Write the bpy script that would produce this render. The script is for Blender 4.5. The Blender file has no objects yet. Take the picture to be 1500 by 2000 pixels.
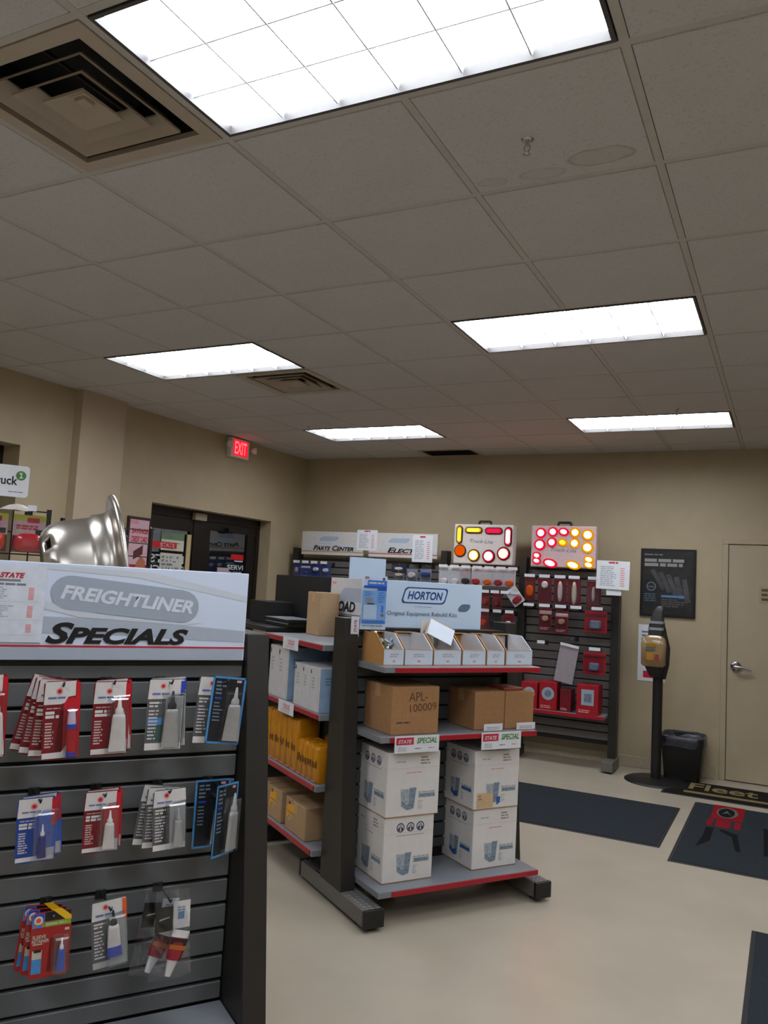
import bpy, bmesh, math, random
from mathutils import Matrix, Vector, Euler
random.seed(7)
SC = bpy.context.scene
COL = SC.collection
PI = math.pi
H = 2.91                     # ceiling height
G = 0.6096                   # ceiling grid module (2 ft)
XL, YB, XR, YF = -3.37, 5.87, 5.0, -5.2   # room shell

# ------------------------------------------------------------------ camera
yaw, pitch, roll, FPX = -0.467524, 0.0881021, 0.0546657, 1579.265
_f = Vector((math.sin(yaw)*math.cos(pitch), math.cos(yaw)*math.cos(pitch), math.sin(pitch)))
_r0 = Vector((math.cos(yaw), -math.sin(yaw), 0)); _u0 = _r0.cross(_f)
_r = _r0*math.cos(roll) + _u0*math.sin(roll); _u = -_r0*math.sin(roll) + _u0*math.cos(roll)
cd = bpy.data.cameras.new('camera'); cam = bpy.data.objects.new('camera', cd); COL.objects.link(cam)
cam.matrix_world = Matrix(((_r.x, _u.x, -_f.x, 1.59687), (_r.y, _u.y, -_f.y, -1.93317), (_r.z, _u.z, -_f.z, 1.53906), (0, 0, 0, 1)))
cd.sensor_fit = 'HORIZONTAL'; cd.sensor_width = 36.0; cd.lens = 36.0*FPX/1500.0
cd.clip_start = 0.02; cd.clip_end = 60
SC.camera = cam

# ------------------------------------------------------------------ world, exposure
w = bpy.data.worlds.new('world'); SC.world = w; w.use_nodes = True
w.node_tree.nodes['Background'].inputs[0].default_value = (0.010, 0.012, 0.016, 1)   # night outside
w.node_tree.nodes['Background'].inputs[1].default_value = 1.0
SC.view_settings.view_transform = 'Standard'; SC.view_settings.look = 'None'
SC.view_settings.gamma = 1.0; SC.view_settings.use_curve_mapping = False
SC.view_settings.exposure = 0.0
LAMP_W = 14.5                # radiance of the troffer tubes
LAMP_COL = (0.94, 0.985, 1.06)

# ------------------------------------------------------------------ materials
MATS = {}
def lin(c):
    return tuple(((v/255.0)/12.92 if v/255.0 <= 0.04045 else ((v/255.0+0.055)/1.055)**2.4) for v in c)
def mat(name, rgb, rough=0.5, metal=0.0, noise=0.06, scale=40.0, bump=0.0, spec=0.5, coat=0.0):
    """procedural principled material: rgb is sRGB 0..255, a little noise breaks the colour up"""
    if name in MATS: return MATS[name]
    m = bpy.data.materials.new(name); m.use_nodes = True; nt = m.node_tree
    b = nt.nodes['Principled BSDF']; c = lin(rgb)
    b.inputs['Roughness'].default_value = rough; b.inputs['Metallic'].default_value = metal
    b.inputs['Specular IOR Level'].default_value = spec
    if coat: b.inputs['Coat Weight'].default_value = coat; b.inputs['Coat Roughness'].default_value = 0.12
    tc = nt.nodes.new('ShaderNodeTexCoord'); nz = nt.nodes.new('ShaderNodeTexNoise')
    nz.inputs['Scale'].default_value = scale; nz.inputs['Detail'].default_value = 3
    nt.links.new(tc.outputs['Object'], nz.inputs['Vector'])
    rp = nt.nodes.new('ShaderNodeValToRGB')
    rp.color_ramp.elements[0].position = 0.3; rp.color_ramp.elements[1].position = 0.7
    rp.color_ramp.elements[0].color = tuple(v*(1-noise) for v in c)+(1,)
    rp.color_ramp.elements[1].color = tuple(min(1, v*(1+noise)) for v in c)+(1,)
    nt.links.new(nz.outputs['Fac'], rp.inputs['Fac']); nt.links.new(rp.outputs['Color'], b.inputs['Base Color'])
    if bump:
        bp = nt.nodes.new('ShaderNodeBump'); bp.inputs['Strength'].default_value = bump; bp.inputs['Distance'].default_value = 0.002
        nt.links.new(nz.outputs['Fac'], bp.inputs['Height']); nt.links.new(bp.outputs['Normal'], b.inputs['Normal'])
    MATS[name] = m; return m
def emit(name, rgb, strength):
    if name in MATS: return MATS[name]
    m = bpy.data.materials.new(name); m.use_nodes = True; nt = m.node_tree
    nt.nodes.clear(); e = nt.nodes.new('ShaderNodeEmission'); o = nt.nodes.new('ShaderNodeOutputMaterial')
    e.inputs[0].default_value = tuple(rgb)+(1,); e.inputs[1].default_value = strength
    nt.links.new(e.outputs[0], o.inputs[0]); MATS[name] = m; return m
def clear(name, tint=(0.95, 0.97, 1.0), refl=0.12, rough=0.08):
    """thin clear film or pane: mostly transparent, the rest a glossy reflection"""
    if name in MATS: return MATS[name]
    m = bpy.data.materials.new(name); m.use_nodes = True; nt = m.node_tree; nt.nodes.clear()
    o = nt.nodes.new('ShaderNodeOutputMaterial'); mx = nt.nodes.new('ShaderNodeMixShader')
    t = nt.nodes.new('ShaderNodeBsdfTransparent'); g = nt.nodes.new('ShaderNodeBsdfGlossy')
    t.inputs[0].default_value = tuple(tint)+(1,); g.inputs['Roughness'].default_value = rough
    lw = nt.nodes.new('ShaderNodeLayerWeight'); lw.inputs[0].default_value = 0.3
    ma = nt.nodes.new('ShaderNodeMath'); ma.operation = 'MULTIPLY_ADD'; ma.inputs[1].default_value = 0.5; ma.inputs[2].default_value = refl
    ma.use_clamp = True
    nt.links.new(lw.outputs['Facing'], ma.inputs[0]); nt.links.new(ma.outputs[0], mx.inputs[0])
    nt.links.new(t.outputs[0], mx.inputs[1]); nt.links.new(g.outputs[0], mx.inputs[2]); nt.links.new(mx.outputs[0], o.inputs[0])
    MATS[name] = m; return m

WALL = mat('tan_wall_paint', (176, 160, 130), 0.6, noise=0.03, scale=6, bump=0.05)
COLP = mat('pale_pilaster_paint', (186, 168, 143), 0.6, noise=0.03, scale=6)
BASE = mat('cove_base_beige', (170, 156, 132), 0.5)
DOORP = mat('door_paint', (172, 158, 132), 0.5, noise=0.03, scale=5)
TBAR = mat('ceiling_tee_paint', (186, 182, 174), 0.55, noise=0.04)
BLACKP = mat('black_metal', (24, 23, 22), 0.45, noise=0.1)
FOOTM = mat('base_foot_grey', (104, 100, 95), 0.45, noise=0.1, scale=60)
POSTM = mat('charcoal_upright', (38, 35, 31), 0.45, noise=0.08)
SLATM = mat('grey_slat_laminate', (104, 106, 106), 0.5, noise=0.06, scale=14)
SLATB = mat('grey_slat_wall_unit', (96, 92, 89), 0.5, noise=0.06, scale=14)
DARKB = mat('black_backing', (12, 12, 12), 0.7)
SHELFM = mat('grey_shelf_steel', (126, 129, 134), 0.4, noise=0.04)
REDR = mat('red_price_rail', (164, 24, 38), 0.35)
WHITE = mat('white_print_stock', (224, 226, 230), 0.5, noise=0.02)
SIGNW = mat('sign_white_gloss', (206, 218, 238), 0.3, noise=0.015, scale=4)
SIGNB = mat('sign_pale_blue_white', (196, 216, 238), 0.35, noise=0.015, scale=4)
SGREY = mat('sign_grey', (170, 180, 194), 0.35, noise=0.02)
SGREY2 = mat('sign_mid_grey', (156, 168, 182), 0.35, noise=0.02)
SGREY3 = mat('sign_pale_grey', (200, 207, 217), 0.35, noise=0.02)
INK = mat('black_ink', (14, 14, 16), 0.5)
GINK = mat('grey_ink', (120, 124, 132), 0.6)
LINK = mat('light_grey_ink', (168, 172, 180), 0.6)
RINK = mat('red_ink', (196, 24, 48), 0.5)
PINK = mat('pale_red_ink', (222, 150, 152), 0.6)
BINK = mat('blue_ink', (34, 72, 134), 0.5)
NINK = mat('navy_ink', (36, 46, 78), 0.5)
SBINK = mat('soft_blue_ink', (104, 136, 168), 0.6)
GRINK = mat('green_ink', (74, 128, 52), 0.5)
CARD = mat('brown_cardboard', (168, 124, 82), 0.75, noise=0.08, scale=60)
CARD2 = mat('tan_cardboard', (178, 146, 110), 0.75, noise=0.06, scale=60)
CARDW = mat('white_cardboard', (222, 218, 214), 0.6, noise=0.03, scale=20)
CARDBL = mat('white_bin_board', (206, 216, 228), 0.6, noise=0.03, scale=20)
TAPE = mat('box_tape', (188, 152, 108), 0.35)
YEL = mat('yellow_pack_gloss', (202, 132, 16), 0.28, noise=0.08)
YLAB = mat('yellow_label', (236, 168, 20), 0.5)
CLEAR = clear('clear_plastic', refl=0.05, rough=0.16)
BAGM = clear('crinkled_bag_film', tint=(0.93, 0.95, 0.98), refl=0.025, rough=0.10)
GLASS = clear('dark_door_glass', tint=(0.55, 0.57, 0.58), refl=0.05, rough=0.02)
CHROME = mat('brushed_chrome', (196, 196, 200), 0.22, 1.0)
ALU = mat('polished_aluminium', (206, 200, 192), 0.3, 1.0, noise=0.03, scale=8)

# ------------------------------------------------------------------ mesh builder
class MB:
    def __init__(s): s.v = []; s.f = []; s.m = []; s.mats = []; s.sm = []
    def mi(s, m):
        if m not in s.mats: s.mats.append(m)
        return s.mats.index(m)
    def add(s, verts, faces, m, smooth=False):
        b = len(s.v); s.v += [tuple(q) for q in verts]; i = s.mi(m)
        for f in faces: s.f.append([b+k for k in f]); s.m.append(i); s.sm.append(smooth)
        return s
    def box(s, x0, x1, y0, y1, z0, z1, m, M=None):
        vs = [Vector((x, y, z)) for z in (z0, z1) for y in (y0, y1) for x in (x0, x1)]
        if M is not None: vs = [M @ q for q in vs]
        return s.add(vs, [(0, 2, 3, 1), (4, 5, 7, 6), (0, 1, 5, 4), (2, 6, 7, 3), (0, 4, 6, 2), (1, 3, 7, 5)], m)
    def hexa(s, lo, hi, m):     # two matching quads (bottom, top), each counter-clockwise from above
        return s.add(list(lo)+list(hi), [(3, 2, 1, 0), (4, 5, 6, 7)]+[(i, (i+1) % 4, 4+(i+1) % 4, 4+i) for i in range(4)], m)
    def prism(s, poly, off, m):   # polygon extruded by vector off
        n = len(poly); off = Vector(off); P = [Vector(p) for p in poly]
        return s.add(P+[p+off for p in P], [tuple(range(n))[::-1], tuple(range(n, 2*n))]+[(i, (i+1) % n, n+(i+1) % n, n+i) for i in range(n)], m)
    def poly(s, pts, m): return s.add(pts, [tuple(range(len(pts)))], m)
    def loft(s, rings, m, caps=True, smooth=True, closed=True):
        n = len(rings[0]); vs = [p for r in rings for p in r]; fs = []
        for k in range(len(rings)-1):
            for i in range(n if closed else n-1):
                fs.append((k*n+i, k*n+(i+1) % n, (k+1)*n+(i+1) % n, (k+1)*n+i))
        s.add(vs, fs, m, smooth)
        if caps:
            s.add(rings[0], [tuple(range(n))[::-1]], m); s.add(rings[-1], [tuple(range(n))], m)
        return s
    def tube(s, p0, p1, r0, r1, m, n=12, caps=True):
        p0 = Vector(p0); p1 = Vector(p1); d = (p1-p0).normalized()
        a = d.orthogonal().normalized(); b = d.cross(a)
        R = [[p+(a*math.cos(t)+b*math.sin(t))*r for t in [2*PI*i/n for i in range(n)]] for p, r in ((p0, r0), (p1, r1))]
        return s.loft(R, m, caps)
    def path(s, pts, r, m, n=8):
        for i in range(len(pts)-1): s.tube(pts[i], pts[i+1], r, r, m, n)
        return s
    def lathe(s, prof, m, n=24, ctr=(0, 0, 0), caps=True):   # prof: (radius, z)
        c = Vector(ctr)
        return s.loft([[c+Vector((r*math.cos(2*PI*i/n), r*math.sin(2*PI*i/n), z)) for i in range(n)] for r, z in prof], m, caps)
    def build(s, name, parent=None, bevel=0.0, seg=2, loc=None, rot=None, kind=None, label=None):
        me = bpy.data.meshes.new(name); me.from_pydata(s.v, [], s.f)
        for m in s.mats: me.materials.append(m)
        me.polygons.foreach_set('material_index', s.m); me.polygons.foreach_set('use_smooth', s.sm)
        me.update(); return link(name, me, parent, bevel, seg, loc, rot, kind, label)
def link(name, me, parent=None, bevel=0.0, seg=2, loc=None, rot=None, kind=None, label=None):
    o = bpy.data.objects.new(name, me); COL.objects.link(o)
    if parent: o.parent = parent
    if loc is not None: o.location = loc
    if rot is not None: o.rotation_euler = rot
    if bevel:
        b = o.modifiers.new('bevel', 'BEVEL'); b.width = bevel; b.segments = seg; b.limit_method = 'ANGLE'
    if kind: o['kind'] = kind
    if label: o['label'] = label
    return o
def ell(cx, cy, z, rx, ry, n=16):
    return [Vector((cx+rx*math.cos(2*PI*i/n), cy+ry*math.sin(2*PI*i/n), z)) for i in range(n)]

class Face:
    """a flat printed face: origin o (bottom left), u right, v up, n outwards; layers sit 0.4 mm apart"""
    def __init__(s, mb, o, u, v): s.mb = mb; s.o = Vector(o); s.u = Vector(u).normalized(); s.v = Vector(v).normalized(); s.n = s.u.cross(s.v)
    def p(s, u, v, l): return s.o+s.u*u+s.v*v+s.n*(0.0004*l)
    def rect(s, u0, v0, u1, v1, m, l=1): s.mb.poly([s.p(u0, v0, l), s.p(u1, v0, l), s.p(u1, v1, l), s.p(u0, v1, l)], m); return s
    def poly(s, pts, m, l=1): s.mb.poly([s.p(a, b, l) for a, b in pts], m); return s
    def disc(s, u, v, ru, m, l=1, rv=None, n=20):
        rv = rv or ru; return s.poly([(u+ru*math.cos(2*PI*i/n), v+rv*math.sin(2*PI*i/n)) for i in range(n)], m, l)
    def ring(s, u, v, r0, r1, m, l=1, n=20):
        for i in range(n):
            a, b = 2*PI*i/n, 2*PI*(i+1)/n
            s.poly([(u+r0*math.cos(a), v+r0*math.sin(a)), (u+r1*math.cos(a), v+r1*math.sin(a)), (u+r1*math.cos(b), v+r1*math.sin(b)), (u+r0*math.cos(b), v+r0*math.sin(b))], m, l)
        return s
    def lines(s, u0, v0, u1, v1, n, m, l=2, fill=0.5, seed=1, ragged=0.5):
        """n illegible lines of small print, broken into words"""
        rnd = random.Random(seed); dv = (v1-v0)/n
        for k in range(n):
            y = v1-(k+0.5)*dv; end = u0+(u1-u0)*(1-ragged*rnd.random()); x = u0
            while x < end-1e-4:
                wd = min(end-x, (v1-v0)/n*rnd.uniform(1.2, 3.2)); s.rect(x, y-dv*fill/2, x+wd, y+dv*fill/2, m, l); x += wd+dv*0.35
        return s
    def pill(s, u0, v0, u1, v1, m, l=1, sh=0.0, n=10):
        r = (v1-v0)/2; c = (v0+v1)/2; pts = []
        for i in range(n+1): t = -PI/2+PI*i/n; pts.append((u1-r+r*math.cos(t)+sh*math.sin(t), c+r*math.sin(t)))
        for i in range(n+1): t = PI/2+PI*i/n; pts.append((u0+r+r*math.cos(t)+sh*math.sin(t), c+r*math.sin(t)))
        return s.poly(pts, m, l)

# ------------------------------------------------------------------ object helpers
def thing(name, label, cat, loc=(0, 0, 0), rotz=0.0, group=None, rot=None):
    o = bpy.data.objects.new(name, None); COL.objects.link(o); o.empty_display_size = 0.05
    o.location = loc; o.rotation_euler = rot if rot is not None else (0, 0, rotz)
    o['label'] = label; o['category'] = cat
    if group: o['group'] = group
    return o
def tag(o, label, cat, group=None):
    o['label'] = label; o['category'] = cat
    if group: o['group'] = group
    return o
def dup(root, loc, rot, label, group=None):
    r = root.copy(); COL.objects.link(r); r.location = loc; r.rotation_euler = rot; r['label'] = label
    if group: r['group'] = group
    for ch in list(root.children):
        c = ch.copy(); COL.objects.link(c); c.parent = r
        for g in list(ch.children):
            d = g.copy(); COL.objects.link(d); d.parent = c
    return r
class Frame:
    """ground frame of a fixture: s along its run, t out towards the shopper, z up"""
    def __init__(s, x, y, deg):
        s.o = Vector((x, y, 0)); t = math.radians(deg); s.rz = PI/2-t
        s.a = Vector((math.sin(t), math.cos(t), 0)); s.fw = Vector((math.cos(t), -math.sin(t), 0))
    def w(s, a, t, z): return s.o+s.a*a+s.fw*t+Vector((0, 0, z))
FRONT = (PI/2, 0, 0); LEFTF = (PI/2, 0, -PI/2); RIGHTF = (PI/2, 0, PI/2); UPF = (0, 0, 0)
TEXTS = []
def txt(parent, body, wd, ht, loc, m, rot=FRONT, shear=0.0, bold=0.0, caps=False, tilt=0.0, mirror=False, name='lettering', align='C', font_w=None):
    """raised print: one text mesh scaled into wd x ht, centred on loc"""
    c = bpy.data.curves.new(name, 'FONT'); c.body = body; c.shear = shear; c.offset = bold; c.align_x = 'LEFT'; c.resolution_u = 3
    if caps:
        c.small_caps_scale = 0.76
        for i, ch in enumerate(body):
            if ch.islower(): c.body_format[i].use_small_caps = True
    c.materials.append(m)
    o = bpy.data.objects.new(name, c); COL.objects.link(o)
    TEXTS.append((o, parent, wd, ht, Vector(loc), rot, tilt, mirror, name, m)); return o
def finish_texts():
    bpy.context.view_layer.update(); dg = bpy.context.evaluated_depsgraph_get()
    for o, parent, wd, ht, loc, rot, tilt, mirror, name, m in TEXTS:
        me = bpy.data.meshes.new_from_object(o.evaluated_get(dg))
        xs = [v.co.x for v in me.vertices]; ys = [v.co.y for v in me.vertices]
        cx, cy = (min(xs)+max(xs))/2, (min(ys)+max(ys))/2
        sx = wd/max(1e-6, max(xs)-min(xs)); sy = ht/max(1e-6, max(ys)-min(ys))
        R = Matrix.Rotation(tilt, 4, 'Z')
        for v in me.vertices:
            q = Vector(((v.co.x-cx)*sx*(-1 if mirror else 1), (v.co.y-cy)*sy, 0)); v.co = R @ q
        if not me.materials: me.materials.append(m)
        c = o.data; bpy.data.objects.remove(o); bpy.data.curves.remove(c)
        n = link(name, me, parent, loc=loc, rot=rot)
def ordn(i): return ('first', 'second', 'third', 'fourth', 'fifth', 'sixth', 'seventh', 'eighth', 'ninth', 'tenth')[i]

# ================================================================== ROOM SHELL
# floor: polished composition tile, faint seams and scuffs
m = mat('polished_floor', (176, 165, 148), 0.27, noise=0.05, scale=2.2); nt = m.node_tree; b = nt.nodes['Principled BSDF']
b.inputs['Specular IOR Level'].default_value = 0.4
FLOOR = m
MB().box(XL-2.2, XR, YF, YB+0.2, -0.1, 0, FLOOR).build('floor', kind='structure')
# back wall with door opening left solid (the door leaf sits in a shallow reveal)
mb = MB(); mb.box(XL-0.3, 1.06, YB, YB+0.2, 0, H+0.2, WALL); mb.box(1.06, 2.03, YB, YB+0.2, 2.10, H+0.2, WALL); mb.box(2.03, XR+0.2, YB, YB+0.2, 0, H+0.2, WALL)
mb.box(1.06, 2.03, YB+0.1, YB+0.2, 0, 2.1, WALL)
mb.build('wall_back', kind='structure')
# left wall: window recess at Y 0.2..2.035, door recess at 3.42..5.24
mb = MB(); T = 0.34
for y0, y1, z0, z1 in ((YF, 0.2, 0, H+.2), (0.2, 2.035, 2.39, H+.2), (0.2, 2.035, 0, 0.9), (2.035, 3.42, 0, H+.2), (3.42, 5.24, 2.135, H+.2), (5.24, YB, 0, H+.2)):
    mb.box(XL-T, XL, y0, y1, z0, z1, WALL)
wl = mb.build('wall_left', kind='structure')
MB().box(XL, XL+0.085, 2.49, 2.95, 0, H, COLP).build('pilaster', wl)
MB().box(XR, XR+0.2, YF, YB+0.2, 0, H+.2, WALL).build('wall_right', kind='structure')
MB().box(XL-.3, XR+0.2, YF-0.2, YF, 0, H+.2, WALL).build('wall_front', kind='structure')
MB().box(XL, 1.03, YB-0.012, YB, 0, 0.1, BASE).build('baseboard_back', kind='structure', bevel=0.004)
mb = MB()
for y0, y1 in ((0.0, 2.49), (2.95, 3.42), (5.24, YB)): mb.box(XL, XL+0.012, y0, y1, 0, 0.1, BASE)
mb.build('baseboard_left', kind='structure', bevel=0.004)

# ceiling: plenum deck, tee bars and lay-in tiles
ceil = MB().box(XL-.3, XR+.2, YF-.2, YB+.2, H+0.16, H+0.2, TBAR).build('ceiling', kind='structure')
tile_m = mat('mineral_fibre_tile', (196, 194, 192), 0.85, noise=0.02, scale=3); nt = tile_m.node_tree; b = nt.nodes['Principled BSDF']
tc = nt.nodes.new('ShaderNodeTexCoord'); vz = nt.nodes.new('ShaderNodeTexNoise'); vz.inputs['Scale'].default_value = 120; vz.inputs['Detail'].default_value = 2
nt.links.new(tc.outputs['Object'], vz.inputs['Vector']); cr = nt.nodes.new('ShaderNodeValToRGB')
cr.color_ramp.elements[0].position = 0.32; cr.color_ramp.elements[0].color = (0.86, 0.85, 0.83, 1); cr.color_ramp.elements[1].position = 0.45; cr.color_ramp.elements[1].color = (1, 1, 1, 1)
nt.links.new(vz.outputs['Fac'], cr.inputs[0])
mx = nt.nodes.new('ShaderNodeMix'); mx.data_type = 'RGBA'; mx.blend_type = 'MULTIPLY'; mx.inputs[0].default_value = 1.0
src = b.inputs['Base Color'].links[0].from_socket
nt.links.new(src, mx.inputs[6]); nt.links.new(cr.outputs[0], mx.inputs[7]); nt.links.new(mx.outputs[2], b.inputs['Base Color'])
bp = nt.nodes.new('ShaderNodeBump'); bp.inputs['Strength'].default_value = 0.2; bp.inputs['Distance'].default_value = 0.002
nt.links.new(vz.outputs['Fac'], bp.inputs['Height']); nt.links.new(bp.outputs['Normal'], b.inputs['Normal'])
# water-marked tile: brown tide rings with their own outline
st = tile_m.copy(); st.name = 'water_marked_tile'; MATS['stain'] = st; nt = st.node_tree; b = nt.nodes['Principled BSDF']
tc = nt.nodes.new('ShaderNodeTexCoord'); nz = nt.nodes.new('ShaderNodeTexNoise'); nz.inputs['Scale'].default_value = 9
nt.links.new(tc.outputs['Object'], nz.inputs['Vector'])
prev = b.inputs['Base Color'].links[0].from_socket
for (cx, cy, rx, ry, amt) in ((0.17, 0.225, 0.115, 0.055, 0.45), (-0.03, 0.265, 0.08, 0.035, 0.3), (-0.2, 0.265, 0.05, 0.03, 0.3)):
    mp = nt.nodes.new('ShaderNodeMapping'); mp.inputs['Location'].default_value = (-cx/rx, -cy/ry, 0)
    mp.inputs['Scale'].default_value = (1/rx, 1/ry, 0)
    ad = nt.nodes.new('ShaderNodeVectorMath'); ad.operation = 'MULTIPLY_ADD'; ad.inputs[1].default_value = (0.05, 0.05, 0.0)
    nt.links.new(nz.outputs['Color'], ad.inputs[0]); nt.links.new(tc.outputs['Object'], ad.inputs[2])
    nt.links.new(ad.outputs[0], mp.inputs['Vector'])
    ln = nt.nodes.new('ShaderNodeVectorMath'); ln.operation = 'LENGTH'; nt.links.new(mp.outputs[0], ln.inputs[0])
    rg = nt.nodes.new('ShaderNodeValToRGB'); e = rg.color_ramp.elements
    e[0].position = 0.0; e[0].color = (amt*0.2,)*3+(1,); e[1].position = 1.0; e[1].color = (0, 0, 0, 1)
    k = e.new(0.78); k.color = (amt*0.25,)*3+(1,); k = e.new(0.9); k.color = (amt,)*3+(1,)
    nt.links.new(ln.outputs['Value'], rg.inputs[0])
    mx = nt.nodes.new('ShaderNodeMix'); mx.data_type = 'RGBA'; mx.inputs[7].default_value = lin((134, 96, 48))+(1,)
    nt.links.new(rg.outputs[0], mx.inputs[0]); nt.links.new(prev, mx.inputs[6]); prev = mx.outputs[2]
nt.links.new(prev, b.inputs['Base Color'])

LIGHTS = [(0, -1), (0, 3), (0, 7), (-4, 3), (-4, 7), (-4, -1), (4, -1), (4, 3), (0, -5), (-4, -5), (4, -5)]   # column, row of each 2x4 troffer
VENTS = [(-1, -1), (-3, 4)]
skip = set()
for c, r in LIGHTS: skip |= {(c, r), (c+1, r)}
skip |= set(VENTS) | {(-3, 9)}
tw = 0.012
tmesh = {}
for c in range(-6, 9):
    for r in range(-9, 10):
        if (c, r) in skip: continue
        x0, x1 = max(c*G, XL)+tw*.8, min((c+1)*G, XR)-tw*.8; y0, y1 = max(r*G, YF)+tw*.8, min((r+1)*G, YB)-tw*.8
        if x1-x0 < .02 or y1-y0 < .02: continue
        stain = (c, r) == (1, 0); key = (round(x1-x0, 3), round(y1-y0, 3), stain)
        if key not in tmesh:
            hw, hh = (x1-x0)/2, (y1-y0)/2
            o = MB().hexa([(-hw+.006, -hh+.006, -.004), (hw-.006, -hh+.006, -.004), (hw-.006, hh-.006, -.004), (-hw+.006, hh-.006, -.004)],
                          [(-hw, -hh, .012), (hw, -hh, .012), (hw, hh, .012), (-hw, hh, .012)], st if stain else tile_m).build('ceiling_tile', ceil)
            tmesh[key] = o.data
        else: o = link('ceiling_tile', tmesh[key], ceil)
        o.location = ((x0+x1)/2, (y0+y1)/2, H)
for c in range(-5, 9):          # main tees, broken where a light fitting spans two modules
    cuts = sorted(r for cc, r in LIGHTS if cc+1 == c); y = YF
    for r in cuts+[None]:
        y1 = YB if r is None else r*G
        if y1-y > .05: MB().box(c*G-tw, c*G+tw, y, y1, H-.002, H+.03, TBAR).build('ceiling_tee', ceil)
        if r is not None: y = (r+1)*G
for r in range(-8, 10):
    MB().box(XL, XR, r*G-tw, r*G+tw, H-.0015, H+.028, TBAR).build('ceiling_cross_tee', ceil)
mb = MB(); mb.box(XL, XR, YB-.022, YB, H-.003, H+.02, TBAR); mb.build('ceiling_edge_angle', ceil)
mb = MB(); mb.box(XL, XL+.022, YF, YB, H-.003, H+.02, TBAR); mb.build('ceiling_edge_angle', ceil)

# fluorescent troffers with parabolic louvers
TUBE = emit('fluorescent_lamp', LAMP_COL, LAMP_W)
FIN = mat('louver_white', (232, 238, 246), 0.5, 0.0, noise=0.02)
TRIMB = mat('troffer_door_frame', (70, 68, 66), 0.5)
LIGHT_LABELS = {0: 'large bright ceiling light at the top of the picture, beside the nearest air vent', 1: 'bright ceiling light in the right half, between the big one and the farthest one',
                2: 'thin far ceiling light near the back wall on the right, above the poster', 3: 'ceiling light left of the middle, touching the second air vent',
                4: 'far ceiling light above the grey sign boards near the corner', 5: 'ceiling light out of view beyond the nearest air vent',
                6: 'ceiling light out of view to the right of the large one', 7: 'ceiling light out of view right of the bright middle one', 8: 'ceiling light behind the camera, nearest', 9: 'ceiling light behind the camera toward the left wall', 10: 'ceiling light behind the camera toward the right wall'}
def louver_light(i, c, r):
    x, y = (c+1)*G, (r+0.5)*G; hx, hy = G-.016, G/2-.016
    lab = LIGHT_LABELS[i]
    t = thing('ceiling_light', lab, 'light', (x, y, H), 0, 'recessed fluorescent ceiling lights')
    mb = MB()
    for a0, a1, b0, b1 in ((-hx, hx, -hy, -hy+.012), (-hx, hx, hy-.012, hy), (-hx, -hx+.012, -hy+.012, hy-.012), (hx-.012, hx, -hy+.012, hy-.012)): mb.box(a0, a1, b0, b1, -.006, .10, TRIMB)
    mb.box(-hx, hx, -hy, hy, .10, .11, WHITE); mb.build('housing', t)
    MB().box(-hx+.012, hx-.012, -hy+.012, hy-.012, .024, .028, TUBE).build('lamp_panel', t)
    long_v = [(-hx+.02, 0, 0)]; n1, n2 = 6, 3
    fl = None
    for k in range(1, n1):
        X = -hx+.02+(2*hx-.04)*k/n1
        o = MB().hexa([(X-.002, -hy+.02, 0), (X+.002, -hy+.02, 0), (X+.002, hy-.02, 0), (X-.002, hy-.02, 0)],
                      [(X-.007, -hy+.02, .022), (X+.007, -hy+.02, .022), (X+.007, hy-.02, .022), (X-.007, hy-.02, .022)], FIN).build('louver_blade', t)
    for k in range(1, n2):
        Y = -hy+.02+(2*hy-.04)*k/n2
        MB().hexa([(-hx+.02, Y-.002, .0015), (hx-.02, Y-.002, .0015), (hx-.02, Y+.002, .0015), (-hx+.02, Y+.002, .0015)],
                  [(-hx+.02, Y-.007, .0205), (hx-.02, Y-.007, .0205), (hx-.02, Y+.007, .0205), (-hx+.02, Y+.007, .0205)], FIN).build('louver_blade', t)
for i, (c, r) in enumerate(LIGHTS): louver_light(i, c, r)

# four-way air diffusers: nested flaring cones under a dark throat
VENTM = mat('diffuser_enamel', (176, 164, 146), 0.5, noise=0.04, scale=10)
def frus(mb, z0, a0, z1, a1, m):      # square ring from (z0, half a0) to (z1, half a1)
    q = lambda z, a: [(-a, -a, z), (a, -a, z), (a, a, z), (-a, a, z)]
    L = q(z0, a0)+q(z1, a1)
    mb.add(L, [(i, (i+1) % 4, 4+(i+1) % 4, 4+i) for i in range(4)], m)
def diffuser(c, r, label):
    t = thing('air_diffuser', label, 'vent', ((c+.5)*G, (r+.5)*G, H), 0, 'square air diffusers in the ceiling')
    a = G/2-.014
    mb = MB()
    for s in ((-a, a, -a, -a+.05), (-a, a, a-.05, a), (-a, -a+.05, -a+.05, a-.05), (a-.05, a, -a+.05, a-.05)): mb.box(*s, -.006, .012, VENTM)
    mb.build('frame', t)
    mb = MB(); frus(mb, .012, a-.05, .15, a-.05, DARKB); mb.box(-a+.05, a-.05, -a+.05, a-.05, .148, .15, DARKB); mb.build('throat', t)
    for k, (o, i, zt) in enumerate(((.200, .158, .034), (.140, .098, .030), (.080, .030, .022))):
        mb = MB(); frus(mb, -.014, o, -.006, o, VENTM); frus(mb, -.014, o, zt, i, VENTM); frus(mb, zt+.004, i, -.006, o, VENTM)
        if k == 2: mb.box(-i, i, -i, i, zt-.002, zt+.004, VENTM)
        mb.build('cone', t)
    MB().box(-.02, .02, -.02, .02, .008, .021, VENTM).build('centre_plate', t, bevel=.003)
    MB().box(-.004, .004, -.23, .23, .075, .085, POSTM).build('cross_bar', t)
diffuser(-1, -1, 'nearest square air vent with stepped cones beside the large ceiling light')
diffuser(-3, 4, 'square air vent farther off beside the left ceiling light')
t = thing('return_grille', 'dark slotted return air grille in the ceiling against the back wall', 'vent', (-2.5*G, (9*G+YB)/2, H), 0)
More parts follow.
